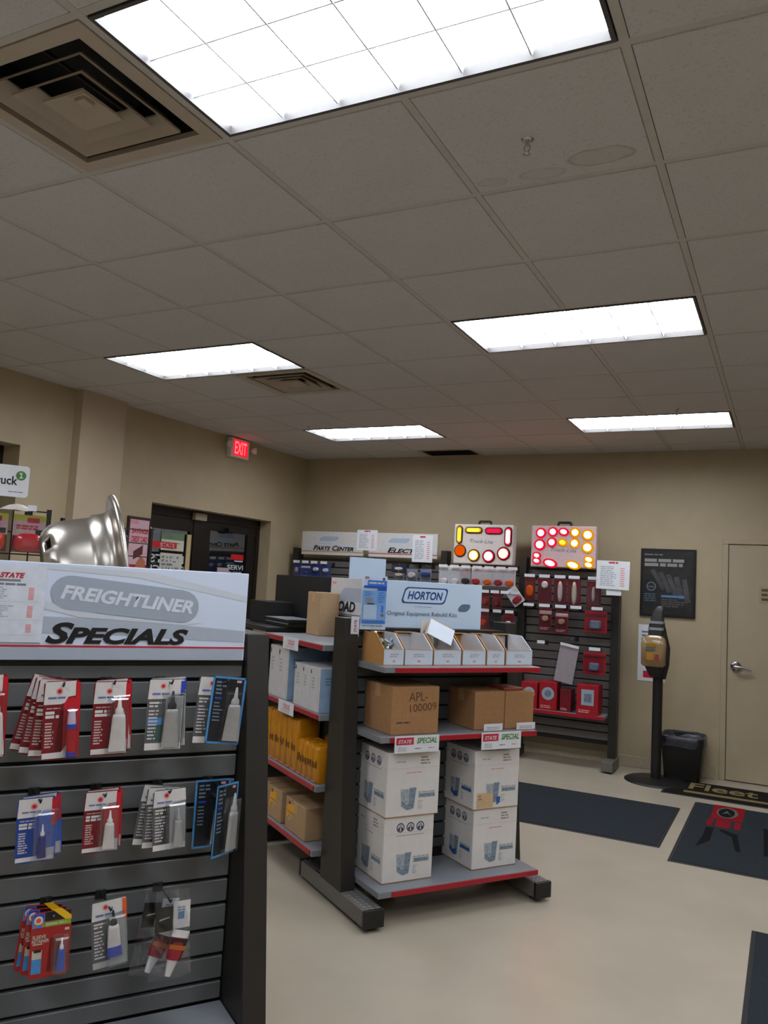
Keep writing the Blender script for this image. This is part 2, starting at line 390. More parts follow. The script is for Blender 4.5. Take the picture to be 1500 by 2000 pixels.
hw, hh = G/2-.012, (YB-9*G)/2-.02
mb = MB()
for s in ((-hw, hw, -hh, -hh+.025), (-hw, hw, hh-.025, hh), (-hw, -hw+.025, -hh+.025, hh-.025), (hw-.025, hw, -hh+.025, hh-.025)): mb.box(*s, -.005, .012, VENTM)
mb.build('frame', t); MB().box(-hw, hw, -hh, hh, .05, .06, DARKB).build('throat', t)
for k in range(9):
    y = -hh+.03+(2*hh-.06)*k/8; MB().hexa([(-hw+.025, y-.002, -.002), (hw-.025, y-.002, -.002), (hw-.025, y+.001, -.002), (-hw+.025, y+.001, -.002)],
        [(-hw+.025, y+.006, .02), (hw-.025, y+.006, .02), (hw-.025, y+.009, .02), (-hw+.025, y+.009, .02)], POSTM).build('blade', t)

# sprinkler heads
def sprinkler(x, y, label):
    t = thing('sprinkler_head', label, 'sprinkler', (x, y, H), 0, 'sprinkler heads'); t.scale = (.62, .62, .8)
    MB().lathe([(.034, 0), (.034, -.004), (.02, -.012)], CHROME, 16).build('escutcheon', t)
    mb = MB(); mb.tube((0, 0, -.01), (0, 0, -.03), .011, .009, CHROME, 10)
    for s in (-1, 1): mb.path([(s*.012, 0, -.028), (s*.016, 0, -.045), (0, 0, -.062)], .0035, CHROME, 6)
    mb.build('frame_arms', t); MB().lathe([(.018, -.062), (.019, -.064), (.006, -.066)], CHROME, 14).build('deflector', t)
sprinkler(.872, .331, 'small metal sprinkler head on the tile in front of the large ceiling light')
sprinkler(.861, 4.105, 'small sprinkler head above the thin far ceiling light on the right')
sprinkler(-2.25, 4.104, 'small sprinkler head beside the far ceiling light near the corner')

# ------------------------------------------------------------------ left wall openings
BRONZE = mat('dark_bronze_frame', (30, 25, 21), 0.4, 0.3)
XG = XL-.165
door = thing('door_1', 'dark bronze glass entrance doors set back in the tan left wall', 'door', (XG, 3.42, 0), 0)
door['kind'] = 'structure'
del door['category']
mb = MB(); mb.box(-.03, .03, 0, .06, 0, 2.135, BRONZE); mb.box(-.03, .03, 1.76, 1.82, 0, 2.135, BRONZE); mb.box(-.03, .03, .0601, 1.7599, 2.05, 2.135, BRONZE); mb.box(-.03, .03, .74, .86, 0, 2.0499, BRONZE)
mb.build('door_frame', door, bevel=.003)
mb = MB(); mb.box(-.022, .022, .06, .74, 1.93, 2.05, BRONZE); mb.box(-.022, .022, .06, .11, 0, 1.9299, BRONZE); mb.box(-.022, .022, .7, .74, 0, 1.9299, BRONZE); mb.box(-.022, .022, .1101, .6999, 0, .2, BRONZE)
mb.build('sidelight_sash', door, bevel=.002)
mb = MB(); mb.box(-.022, .022, .86, 1.0, 0, 1.9699, BRONZE); mb.box(-.022, .022, 1.62, 1.76, 0, 1.9699, BRONZE); mb.box(-.022, .022, .86, 1.76, 1.97, 2.05, BRONZE); mb.box(-.022, .022, 1.0001, 1.6199, 0, .25, BRONZE)
mb.build('door_leaf', door, bevel=.002)
MB().box(-.003, .003, .11, .7, .2, 1.94, GLASS).build('glass_pane', door)
MB().box(-.003, .003, 1.0, 1.62, .25, 1.98, GLASS).build('glass_pane', door)
MB().box(.03, .075, .70, .87, 2.045, 2.115, mat('closer_cover', (150, 136, 116), .5)).build('door_closer', door, bevel=.006)
MB().tube((.05, 1.22, 1.985), (.05, 1.3, 1.985), .03, .03, BLACKP, 14).build('sensor', door)
BEI = mat('tan_reflection_strip', (196, 176, 132), .55)  # tan strips added on the glass, standing for a reflected tan wall
mb = MB(); mb.box(.022, .032, .125, .165, .2, 1.93, BEI); mb.box(.022, .032, .655, .71, .2, 1.90, BEI); mb.build('tan_reflection_strip', door)
mb = MB(); mb.box(.0055, .007, .33, .64, 1.735, 1.90, mat('notice_paper', (206, 202, 182), .7)); f = Face(mb, (.007, .33, 1.735), (0, 1, 0), (0, 0, 1)); f.rect(0, .10, .31, .165, mat('notice_green', (104, 130, 100), .7), 1); f.lines(.02, .01, .28, .08, 4, GINK, 2, seed=3)
mb.build('posted_notice', door)
mb = MB(); mb.box(.0055, .007, .33, .63, 1.50, 1.71, mat('notice_paper', (206, 202, 182), .7)); f = Face(mb, (.007, .33, 1.5), (0, 1, 0), (0, 0, 1)); f.lines(.02, .02, .28, .19, 5, GINK, 2, seed=4, fill=.6)
mb.build('posted_notice', door)
RGL = mat('red_decal', (206, 26, 34), .5); WDEC = mat('white_vinyl', (196, 204, 206), .5)
mb = MB(); f = Face(mb, (.008, .2, 1.755), (0, 1, 0), (0, 0, 1)); f.rect(0, 0, .34, .055, RGL, 1); mb.build('red_decal', door)
txt(door, 'STATE', .2, .034, (.0095, .41, 1.782), WDEC, RIGHTF, shear=.2, bold=.01, mirror=True)
txt(door, 'PARTS', .46, .075, (.0085, .42, 1.655), WDEC, RIGHTF, bold=.02, mirror=True)
txt(door, 'SERVICE', .5, .07, (.0085, .42, 1.56), WDEC, RIGHTF, bold=.02, mirror=True)
mb = MB(); f = Face(mb, (.004, 1.38, 1.70), (0, 1, 0), (0, 0, 1)); f.rect(0, 0, .21, .055, RGL, 1); f.rect(.06, -.02, .2, -.008, WDEC, 1); mb.build('red_decal', door)
txt(door, 'SERVI', .27, .05, (.0045, 1.46, 1.62), WDEC, RIGHTF, bold=.02); txt(door, 'DEPT.', .24, .05, (.0045, 1.47, 1.55), WDEC, RIGHTF, bold=.02)
mb = MB(); mb.box(.0032, .0046, 1.17, 1.36, 1.56, 1.61, mat('pale_notice', (180, 166, 166), .6)); mb.build('posted_notice', door)
win = thing('window_1', 'dark window set back in the left wall', 'window', (XL-.2, .2, .9)); win['kind'] = 'structure'; del win['category']
mb = MB(); mb.box(-.03, .03, 0, 1.835, 0, .05, BRONZE); mb.box(-.03, .03, 0, 1.835, 1.43, 1.49, BRONZE); mb.box(-.03, .03, 0, .05, .0501, 1.4299, BRONZE); mb.box(-.03, .03, 1.765, 1.835, .0501, 1.4299, BRONZE); mb.box(-.03, .03, .9, .95, .0501, 1.4299, BRONZE)
mb.build('window_frame', win, bevel=.003)
MB().box(-.003, .003, .05, .9, .05, 1.43, GLASS).build('glass_pane', win); MB().box(-.003, .003, .95, 1.765, .05, 1.43, GLASS).build('glass_pane', win)
# exit sign with emergency lamp heads
ex = thing('exit_sign', 'white exit sign with glowing red letters and two lamp heads high on the left wall', 'sign', (XL, 4.54, 2.80), 0)
MB().box(0, .06, -.15, .15, -.095, .095, mat('exit_housing', (224, 216, 206), .5)).build('housing', ex, bevel=.008)
MB().box(.06, .063, -.118, .118, -.078, .078, emit('exit_red', (1, .012, .03), 1.1)).build('lit_face', ex)
txt(ex, 'EXIT', .19, .125, (.0635, 0, 0), emit('exit_letter', (1, .20, .22), 1.2), RIGHTF, bold=.015)
for s in (-1, 1):
    MB().lathe([(.014, 0), (.03, .02), (.036, .05), (.03, .056)], mat('lamp_head', (222, 216, 206), .4), 16).build('lamp_head', ex, loc=(.05, s*.19, .01), rot=(0, PI/2, s*.5))
# framed savings poster between pilaster and door
pt = thing('wall_poster', 'red and white savings card poster in a dark frame on the left wall', 'poster', (XL, 3.14, 1.40), 0)
MB().box(0, .02, 0, .265, 0, .59, mat('poster_frame_brown', (48, 30, 28), .4)).build('frame', pt, bevel=.003)
mb = MB(); f = Face(mb, (.0205, .02, .025), (0, 1, 0), (0, 0, 1)); f.rect(0, 0, .225, .54, mat('poster_pink', (214, 178, 188), .5), 1)
f.rect(0, 0, .225, .16, mat('poster_red', (170, 34, 40), .5), 2); f.poly([(.06, .2), (.17, .25), (.17, .33), (.06, .27)], mat('card_maroon', (96, 40, 44), .5), 3); f.poly([(.09, .06), (.2, .05), (.21, .19), (.15, .24), (.1, .17)], mat('hand_tan', (186, 110, 84), .6), 4)
f.rect(0, .5, .1, .54, mat('poster_corner', (216, 150, 164), .5), 2); mb.build('print', pt)
txt(pt, 'SAVINGS', .19, .045, (.0225, .14, .47), RINK, RIGHTF, bold=.03); txt(pt, 'CREDIT CARD', .19, .05, (.0225, .14, .40), RINK, RIGHTF, bold=.03)

# ------------------------------------------------------------------ back wall: door, poster, papers
d2 = thing('door_2', 'plain tan door in the back wall', 'door', (1.06, YB, 0)); d2['kind'] = 'structure'; del d2['category']
mb = MB(); mb.box(.001, .05, -.012, .02, 0, 2.0549, DOORP); mb.box(.92, .969, -.012, .02, 0, 2.0549, DOORP); mb.box(.001, .969, -.012, .02, 2.055, 2.099, DOORP); mb.build('door_frame', d2, bevel=.004)
MB().box(.054, .916, .0, .04, .008, 2.05, DOORP).build('door_leaf', d2, bevel=.002)
hd = MB(); hd.lathe([(.046, 0), (.046, .012), (.038, .02), (.018, .026), (.018, .05)], CHROME, 20); hd = hd.build('lever_handle', d2, loc=(.125, 0, .985), rot=(PI/2, 0, 0), label='chrome lever handle')
mb = MB(); mb.loft([[Vector((x, y+.012*math.cos(t), z+.011*math.sin(t))) for t in [2*PI*i/10 for i in range(10)]] for x, y, z in ((-.012, -.05, 0), (.02, -.052, .0), (.06, -.05, -.004), (.1, -.045, -.012), (.125, -.04, -.016))], CHROME)
mb.build('lever', d2, loc=(.125, 0, .985), label='chrome lever')
mb = MB(); mb.box(0, .2, -.004, 0, 0, .14, mat('door_plate', (168, 150, 112), .5)); f = Face(mb, (0, -.004, 0), (1, 0, 0), (0, 0, 1))
f.lines(.02, .01, .19, .13, 3, mat('plate_ink', (84, 72, 56), .6), 2, fill=.55, seed=9, ragged=.2); mb.build('name_plate', d2, loc=(.30, 0, 1.55))
ps = thing('wall_poster', 'black framed poster with grey heading and blue print on the back wall', 'poster', (.363, YB, 1.376), 0)
MB().box(0, .48, -.022, 0, 0, .62, mat('poster_frame_black', (22, 20, 19), .35)).build('frame', ps, bevel=.004)
mb = MB(); f = Face(mb, (.022, -.0225, .022), (1, 0, 0), (0, 0, 1)); PW, PH = .436, .576
f.rect(0, 0, PW, PH, mat('poster_dark', (40, 38, 38), .35, noise=.35, scale=14), 1); f.lines(.01, .53, .17, .555, 1, mat('poster_head_grey', (118, 120, 122), .5), 2, fill=.5, seed=2, ragged=0)
f.lines(.012, .43, .42, .51, 2, mat('poster_white', (150, 150, 146), .5), 2, fill=.72, seed=5, ragged=.25)
pd = mat('poster_arcs', (74, 72, 76), .4, noise=.3, scale=25)
for k in range(5): f.poly([(.06+k*.07, .40-k*.02), (.10+k*.07, .41-k*.02), (.2+k*.055, .24-k*.03), (.17+k*.05, .22-k*.025)], pd, 2)
f.ring(.075, .25, .032, .042, mat('poster_blue_grey', (84, 116, 140), .5), 3); f.rect(.05, .24, .1, .255, mat('poster_rust', (120, 84, 66), .5), 4)
f.rect(.165, .155, .365, .175, mat('poster_blue', (80, 134, 182), .45), 3); f.lines(.165, .065, .39, .145, 4, mat('poster_small_ink', (88, 86, 80), .5), 3, fill=.5, seed=6)
f.lines(.015, .11, .125, .19, 4, mat('poster_teal_ink', (74, 104, 116), .5), 3, fill=.5, seed=8, ragged=.2); mb.build('print', ps)
pp = thing('wall_notice', 'white paper notice with a red patch on the back wall behind the sanitizer stand', 'notice', (.355, YB, .785), 0)
MB().box(0, .24, -.004, 0, 0, .51, WHITE).build('sheet', pp)
mb = MB(); f = Face(mb, (0, -.004, 0), (1, 0, 0), (0, 0, 1)); f.rect(.05, .03, .14, .09, RINK, 1); f.lines(.03, .2, .2, .46, 8, GINK, 1, seed=12); mb.build('print', pp)

# ------------------------------------------------------------------ floor mats
MATC = mat('charcoal_mat_pile', (44, 49, 54), .95, noise=.35, scale=220, bump=.6, spec=.1)
MATR = mat('mat_rubber_edge', (30, 30, 31), .7)
MBLK = mat('black_mat_pile', (30, 27, 24), .95, noise=.3, scale=220, bump=.5, spec=.1)
def floor_mat(x0, x1, y0, y1, label, m):
    t = thing('floor_mat', label, 'mat', ((x0+x1)/2, (y0+y1)/2, 0), 0, 'floor mats'); hx, hy = (x1-x0)/2, (y1-y0)/2
    MB().hexa([(-hx, -hy, .0005), (hx, -hy, .0005), (hx, hy, .0005), (-hx, hy, .0005)], [(-hx+.01, -hy+.01, .005), (hx-.01, -hy+.01, .005), (hx-.01, hy-.01, .005), (-hx+.01, hy-.01, .005)], MATR).build('rubber_border', t)
    MB().box(-hx+.02, hx-.02, -hy+.02, hy-.02, .0045, .008, m).build('pile', t); return t
floor_mat(-1.3, .89, 3.5, 4.6, 'plain charcoal floor mat behind the shelf display', MATC)
lm = floor_mat(.965, 3.0, 3.27, 4.88, 'charcoal floor mat with a red square emblem', MATC)
mb = MB(); cx, cy = 1.98, 4.075; MR = mat('mat_red_pile', (132, 20, 30), .95, noise=.3, scale=200, spec=.1); MG = mat('mat_grey_pile', (96, 94, 90), .95, noise=.3, scale=200, spec=.1); MK = mat('mat_dark_pile', (22, 22, 24), .95, spec=.1)
f = Face(mb, (-cx, -cy, .0082), (1, 0, 0), (0, 1, 0))
f.rect(1.105, 4.44, 1.315, 4.87, MR, 1); f.disc(1.205, 4.66, .072, MG, 2, .16); f.disc(1.2, 4.655, .055, MK, 3, .135); f.poly([(1.17, 4.6), (1.2, 4.72), (1.235, 4.58), (1.205, 4.65)], MG, 4)
for a, b2 in ((1.095, 1.13), (1.15, 1.245), (1.27, 1.31)): f.rect(a, 4.23, b2, 4.41, MR, 1)
f.poly([(1.10, 4.18), (1.15, 4.18), (1.15, 3.85), (1.08, 3.65), (1.1, 3.95)], MK, 1); f.poly([(1.19, 4.18), (1.3, 4.1), (1.34, 3.7), (1.31, 3.7), (1.27, 4.02), (1.19, 4.12)], MK, 1)
f.poly([(1.45, 4.4), (1.55, 4.3), (1.55, 3.8), (1.47, 3.7)], MK, 1); f.rect(1.6, 4.3, 1.75, 4.8, MR, 1); mb.build('emblem', lm)
floor_mat(1.452, 3.0, .4, 2.45, 'charcoal floor mat cut off at the lower right corner', MATC)
fm = floor_mat(.69, 2.6, 5.03, 5.6, 'black door mat with cream lettering and stripe below the tan door', MBLK)
CRM = mat('mat_cream_pile', (128, 114, 78), .95, noise=.25, scale=200, spec=.1)
mb = MB(); f = Face(mb, (-1.645, -5.315, .0082), (1, 0, 0), (0, 1, 0)); f.rect(.85, 5.14, 2.45, 5.21, CRM, 1); mb.build('stripe', fm)
txt(fm, 'Fleet', .52, .24, (-1.645+1.13, .095, .0087), CRM, UPF, bold=.02); txt(fm, 'guard', .6, .24, (-1.645+1.75, .085, .0087), MR, UPF, bold=.02)

# ------------------------------------------------------------------ sanitizer stand and bin
ss = thing('sanitizer_stand', 'black pole hand sanitizer stand on a round base in front of the poster', 'stand', (.60, 5.40, 0), 0)
MB().lathe([(.255, 0), (.255, .008), (.24, .016), (.06, .026), (.05, .03)], BLACKP, 40).build('base', ss)
MB().tube((0, 0, .02), (0, 0, .98), .041, .041, BLACKP, 20).build('pole', ss)
DSP = mat('amber_dispenser', (150, 124, 86), .2, noise=.12, scale=12, coat=.5)
mb = MB(); ring = lambda w, d, z, x=0, y=0, n=20, e=.45: [Vector((x+w*math.copysign(abs(math.cos(t))**e, math.cos(t)), y+d*math.copysign(abs(math.sin(t))**e, math.sin(t)), z)) for t in [2*PI*i/n for i in range(n)]]
mb.loft([ring(.085, .045, .965, -.03, -.07), ring(.10, .055, .98, -.03, -.07), ring(.102, .058, 1.15, -.03, -.07), ring(.09, .05, 1.2, -.03, -.07), ring(.06, .035, 1.225, -.025, -.065)], DSP); mb.build('dispenser_body', ss)
mb = MB(); f = Face(mb, (-.11, -.1295, 1.0), (1, 0, 0), (0, 0, 1)); f.rect(.03, .02, .085, .08, mat('label_amber', (176, 120, 30), .4), 1); f.rect(.1, .02, .13, .07, mat('label_red', (150, 50, 44), .4), 1); f.rect(.02, .1, .1, .125, mat('label_blue_grey', (90, 96, 100), .4), 1); f.rect(.025, .13, .11, .16, mat('label_gold', (150, 112, 20), .4), 1); mb.build('label', ss)
MB().loft([ring(.05, .04, .88, -.01, -.06), ring(.075, .05, .965, -.025, -.065)], BLACKP).build('drip_cup', ss)
mb = MB(); mb.loft([ring(.018, .035, .86, .045, 0), ring(.05, .035, .98, .04, -.01), ring(.06, .035, 1.12, .035, -.01), ring(.045, .035, 1.24, .02, -.01), ring(.035, .03, 1.38, 0, -.01)], BLACKP); mb.build('back_plate', ss)
mb = MB(); mb.loft([ring(.06, .035, 1.225, -.02, -.06), ring(.062, .036, 1.30, -.015, -.055), ring(.052, .034, 1.36, -.012, -.05), ring(.046, .032, 1.40, -.008, -.045)], POSTM); mb.build('neck', ss)
mb = MB()
for z in (1.27, 1.325): mb.loft([ring(.064, .038, z, -.018, -.058), ring(.064, .038, z+.022, -.016, -.056)], mat('grey_band', (130, 134, 140), .25))
mb.build('grey_band', ss)
mb = MB(); mb.loft([ring(.047, .033, 1.39, -.006, -.035), ring(.044, .03, 1.42, -.002, -.03), ring(.036, .026, 1.455, .004, -.025), ring(.02, .018, 1.475, .006, -.02)], BLACKP); mb.build('top_cap', ss)
bn = thing('waste_bin', 'black waste bin with a bag folded over its rim beside the tan door', 'bin', (.79, 5.66, 0), 0)
mb = MB(); rb = lambda w, d, z: [Vector((w*x, d*y, z)) for x, y in ((-1, -.8), (-.85, -1), (.85, -1), (1, -.8), (1, .8), (.85, 1), (-.85, 1), (-1, .8))]
mb.loft([rb(.14, .13, 0), rb(.175, .165, .37), rb(.165, .155, .37), rb(.13, .12, .02)], mat('black_bin_plastic', (14, 14, 14), .4), smooth=False); mb.build('bin_body', bn)
BAGD = mat('dark_bin_liner', (58, 58, 66), .3, noise=.25, scale=24, bump=.8)
def wav(w, d, z, k, amp=.008):
    r = random.Random(k); n = 36; out = []
    for i in range(n):
        t = 2*PI*i/n; c, s = math.cos(t), math.sin(t); e = .5
        j = 1+r.uniform(-amp, amp)/w
        out.append(Vector((w*j*math.copysign(abs(c)**e, c), d*j*math.copysign(abs(s)**e, s), z+r.uniform(-amp, amp))))
    return out
mb = MB(); mb.loft([wav(.178, .168, .29, 1, .012), wav(.182, .172, .33, 2, .006), wav(.185, .175, .375, 3, .004), wav(.175, .165, .385, 4, .003), wav(.158, .15, .34, 5, .008), wav(.14, .13, .22, 6, .01)], BAGD, caps=False); mb.build('bin_bag', bn)

# ================================================================== NEAR SLATWALL FIXTURE (left)
GL = Frame(.073, .167, 34.5)
def put(F, s, t, z): return F.w(s, t, z)
def slat_rows(parent, x0, x1, z0, z1, zref, m, yf=0.0, pitch=.0745, gap=.0105, th=.016):
    k = math.floor((z0-zref)/pitch)
    while True:
        a, b = zref+k*pitch+gap/2, zref+(k+1)*pitch-gap/2; k += 1
        if a > z1: break
        a2, b2 = max(a, z0), min(b, z1)
        if b2-a2 < .01: continue
        me = MB().box(x0, x1, yf, yf+th, a2, b2, m).build('slat', parent, bevel=.0025, seg=1)
gl = thing('slatwall_gondola', 'near grey slatwall display fixture with a black upright at its right end', 'display shelf', put(GL, 0, 0, 0), GL.rz)
slat_rows(gl, -1.25, -.001, .27, 1.262, .92, SLATM)
MB().box(-1.25, 0, .016, .05, .06, 1.262, DARKB).build('back_board', gl)
MB().box(-1.25, 0, -.004, .055, 1.262, 1.278, BLACKP).build('top_rail', gl, bevel=.002)
def upright(parent, x0, x1, yb, f_top, f_bot, ztop, z0=.09):
    MB().hexa([(x0, f_bot, z0), (x1, f_bot, z0), (x1, yb, z0), (x0, yb, z0)], [(x0, f_top, ztop), (x1, f_top, ztop), (x1, yb, ztop), (x0, yb, ztop)], POSTM).build('upright', parent, bevel=.004)
upright(gl, .002, .075, .25, -.015, -.22, 1.36)
upright(gl, -1.325, -1.252, .25, -.015, -.22, 1.36)
def foot(parent, x0, x1, y0, y1):
    o = MB().box(x0, x1, y0+.02, y1-.02, .02, .095, FOOTM).build('base_foot', parent, bevel=.005)
    MB().box(x0-.002, x1+.002, y0, y0+.02, .018, .097, BLACKP).build('end_cap', o, bevel=.004); MB().box(x0-.002, x1+.002, y1-.02, y1, .018, .097, BLACKP).build('end_cap', o, bevel=.004)
    n = int((y1-y0)/.03); mb = MB()
    for r_ in range(3):
        for k in range(n):
            xx = x0+(x1-x0)*(.22+.28*r_); yy = y0+.02+k*.03; mb.box(xx-.006, xx+.006, yy-.008, yy+.008, .095, .0962, SHELFM)
    mb.build('tread_studs', o, kind='stuff')
    mb = MB()
    for yy in (y0+.08, y1-.08): mb.tube(((x0+x1)/2, yy, 0), ((x0+x1)/2, yy, .018), .02, .02, BLACKP, 10)
    mb.build('leveller', o)
foot(gl, -.007, .083, -.5, .8); foot(gl, -1.335, -1.245, -.5, .8)
MB().box(-1.25, 0, -.44, -.001, .235, .265, SHELFM).build('base_deck', gl, bevel=.004)
MB().box(-1.25, 0, -.43, -.41, .02, .235, BLACKP).build('kick_plate', gl)
MB().box(-1.25, 0, .05, .98, 1.213, 1.235, SHELFM).build('rear_top_shelf', gl, bevel=.003)
mb = MB(); mb.hexa([(-.02, .05, 1.05), (0, .05, 1.05), (0, .09, 1.05), (-.02, .09, 1.05)], [(-.02, .05, 1.213), (0, .05, 1.213), (0, .95, 1.213), (-.02, .95, 1.213)], BLACKP); mb.build('shelf_bracket', gl)
mb = MB(); mb.hexa([(-1.25, .05, 1.05), (-1.23, .05, 1.05), (-1.23, .09, 1.05), (-1.25, .09, 1.05)], [(-1.25, .05, 1.213), (-1.23, .05, 1.213), (-1.23, .95, 1.213), (-1.25, .95, 1.213)], BLACKP); mb.build('shelf_bracket', gl)

# header sign
sg = thing('header_sign', 'large white header sign reading Specials above the near slatwall', 'sign', put(GL, -1.25, 0, 1.278), GL.rz)
SW, SH = 1.242, .268
MB().box(0, SW, -.022, .01, 0, SH, SIGNW).build('sign_board', sg, bevel=.002)
mb = MB(); f = Face(mb, (0, -.0222, 0), (1, 0, 0), (0, 0, 1))
X = lambda s: s+1.25
Z = lambda z: z-1.278
f.poly([(X(-.9), Z(1.402)), (X(-.60), Z(1.398)), (X(-.35), Z(1.392)), (X(-.012), Z(1.368)), (X(-.012), Z(1.334)), (X(-.15), Z(1.338)), (X(-.4), Z(1.350)), (X(-.62), Z(1.352)), (X(-.9), Z(1.35))], SGREY, 1)
f.poly([(X(-.9), Z(1.279)), (X(-.012), Z(1.279)), (X(-.012), Z(1.316)), (X(-.9), Z(1.310))], SGREY, 1)
f.poly([(X(-.62), Z(1.424)), (X(-.5), Z(1.398)), (X(-.2), Z(1.382)), (X(-.14), Z(1.392)), (X(-.2), Z(1.387)), (X(-.45), Z(1.408)), (X(-.62), Z(1.446))], SGREY3, 2)
f.poly([(X(-.62), Z(1.53)), (X(-.35), Z(1.517)), (X(-.012), Z(1.458)), (X(-.012), Z(1.475)), (X(-.3), Z(1.533)), (X(-.62), Z(1.541))], SGREY3, 1)
tl = math.radians(-5.0); pts = []; cxo, cyo, hw, hh, r_ = X(-.371), Z(1.452), .206, .048, .048
for t0, sx in ((-PI/2, 1), (PI/2, -1)):
    for i in range(11):
        t_ = t0+PI*i/10; a, b_ = sx*(hw-r_)+r_*1.1*math.cos(t_), r_*math.sin(t_); pts.append((cxo+a*math.cos(tl)-b_*math.sin(tl), cyo+a*math.sin(tl)+b_*math.cos(tl)))
f.poly(pts, SGREY2, 3)
f.rect(0, Z(1.314), SW, Z(1.319), RINK, 2)
mb.build('printed_shapes', sg)
txt(sg, 'FREIGHTLINER', .378, .040, (X(-.365), -.0240, Z(1.452)), mat('sign_letter_white', (208, 216, 228), .3), shear=.22, bold=.035, tilt=tl)
txt(sg, 'Specials', .398, .060, (X(-.386), -.0240, Z(1.353)), INK, shear=.3, bold=.035, caps=True)
# price sheet overlapping the sign
sh = thing('price_sheet', 'white price list sheet with red heading taped over the left end of the Specials sign', 'price sheet', put(GL, -.81, .024, 1.326), GL.rz)
MB().box(0, .215, -.0015, 0, 0, .21, mat('price_sheet_paper', (208, 214, 226), .5)).build('sheet', sh)
mb = MB(); f = Face(mb, (0, -.0015, 0), (1, 0, 0), (0, 0, 1))
f.rect(.03, .164, .15, .17, GINK, 1); f.lines(.02, .152, .165, .161, 1, GINK, 1, fill=.6, seed=21, ragged=.05)
for z0, z1, n, e in ((.115, .15, 6, .135), (.066, .1, 6, .14), (.026, .05, 5, .12)):
    f.lines(.02, z0, e, z1, n, LINK, 1, fill=.6, seed=int(z0*1000), ragged=.25)
    for k in range(n): dz = (z1-z0)/n; f.rect(.172, z0+dz*(k+.15), .186, z0+dz*(k+.85), PINK, 1)
    f.rect(.02, z0-.006, .208, z0-.0055, LINK, 1)
mb.build('printed_lines', sh)
txt(sh, 'STATE', .062, .0145, (.128, -.0025, .181), RINK, shear=.25, bold=.04)

# hanging cards ------------------------------------------------------
def hook(F, s, z, reach, label, group, tagged=False, m=BLACKP, drop=0.0):
    """slatwall hook: backplate in the groove, rod running out to an upturned tip"""
    t = thing('peg_hook', label, 'hook', put(F, s, 0, z), F.rz, group)
    MB().box(-.015, .015, -.005, -.0005, -.016, .010, m).build('back_plate', t, bevel=.002)
    MB().path([(0, -.003, .006), (0, -reach, .006+drop), (0, -reach-.012, .018+drop)], .0028, m, 6).build('rod', t)
    if tagged:
        MB().box(-.028, .028, -reach-.018, -reach-.015, .006, .034, WHITE).build('price_tag', t)
        MB().path([(0, -.003, .02), (0, -reach-.014, .022)], .002, m, 6).build('tag_rod', t)
    return t
def tubeprod(t, kind, x, z, h, m_body, m_cap, y=-.012):
    """the product under the blister: squeeze tube, small tube or syringe"""
    mb = MB()
    if kind == 'syringe':
        mb.tube((x, y, z), (x, y, z+h*.62), .011, .011, m_body, 14); mb.build('syringe_body', t)
        mb = MB(); mb.tube((x, y, z-.004), (x, y, z+h*.07), .0125, .0125, BINK2, 14); mb.tube((x, y, z+h*.58), (x, y, z+h*.68), .0125, .0125, BINK2, 14); mb.build('syringe_ring', t)
        mb = MB(); mb.tube((x, y, z+h*.68), (x, y, z+h), .0115, .008, m_cap, 14); mb.build('syringe_cap', t); return
    w_ = h*.128 if kind == 'tube' else h*.105
    rr = [(0, 1.25, .1), (.04, 1.25, .12), (.3, 1.1, .55), (.6, .95, .8), (.66, .85, .85), (.69, .45, .45)]
    mb.loft([ell(x, y, z+h*a, w_*b_, max(.0015, .011*c_)) for a, b_, c_ in rr], m_body); mb.build('tube_body', t)
    mb = MB(); mb.loft([ell(x, y, z+h*.68, w_*.62, .008), ell(x, y, z+h*.76, w_*.58, .0075), ell(x, y, z+h*.8, w_*.32, .005), ell(x, y, z+h*.985, w_*.16, .0025), ell(x, y, z+h, w_*.05, .001)], m_cap); mb.build('nozzle', t)
BINK2 = mat('cobalt_plastic', (44, 72, 178), .35)
CR = {k: mat('card_'+k, v, .42) for k, v in dict(red=(118, 16, 28), brightred=(196, 22, 38), white=(214, 210, 208), blue=(28, 96, 196), deepblue=(26, 66, 146), gray=(92, 94, 92), dark=(22, 26, 32), sky=(70, 142, 200), sleeve=(164, 34, 30), lime=(126, 176, 46), yellow=(232, 186, 24), black=(20, 20, 20), orange=(226, 92, 34), cream=(196, 186, 166), silver=(168, 168, 164), green=(60, 92, 84)).items()}
TW = mat('tube_white', (226, 218, 210), .35); TG = mat('tube_silver', (188, 186, 182), .28, .35); TB = mat('tube_blue', (46, 92, 190), .35); TD = mat('tube_navy', (44, 44, 120), .35)
CAPT = mat('translucent_cap', (214, 190, 206), .2); PLK = mat('pale_lilac_ink', (196, 188, 196), .6)
LOGOB = mat('logo_blue', (96, 112, 178), .5)
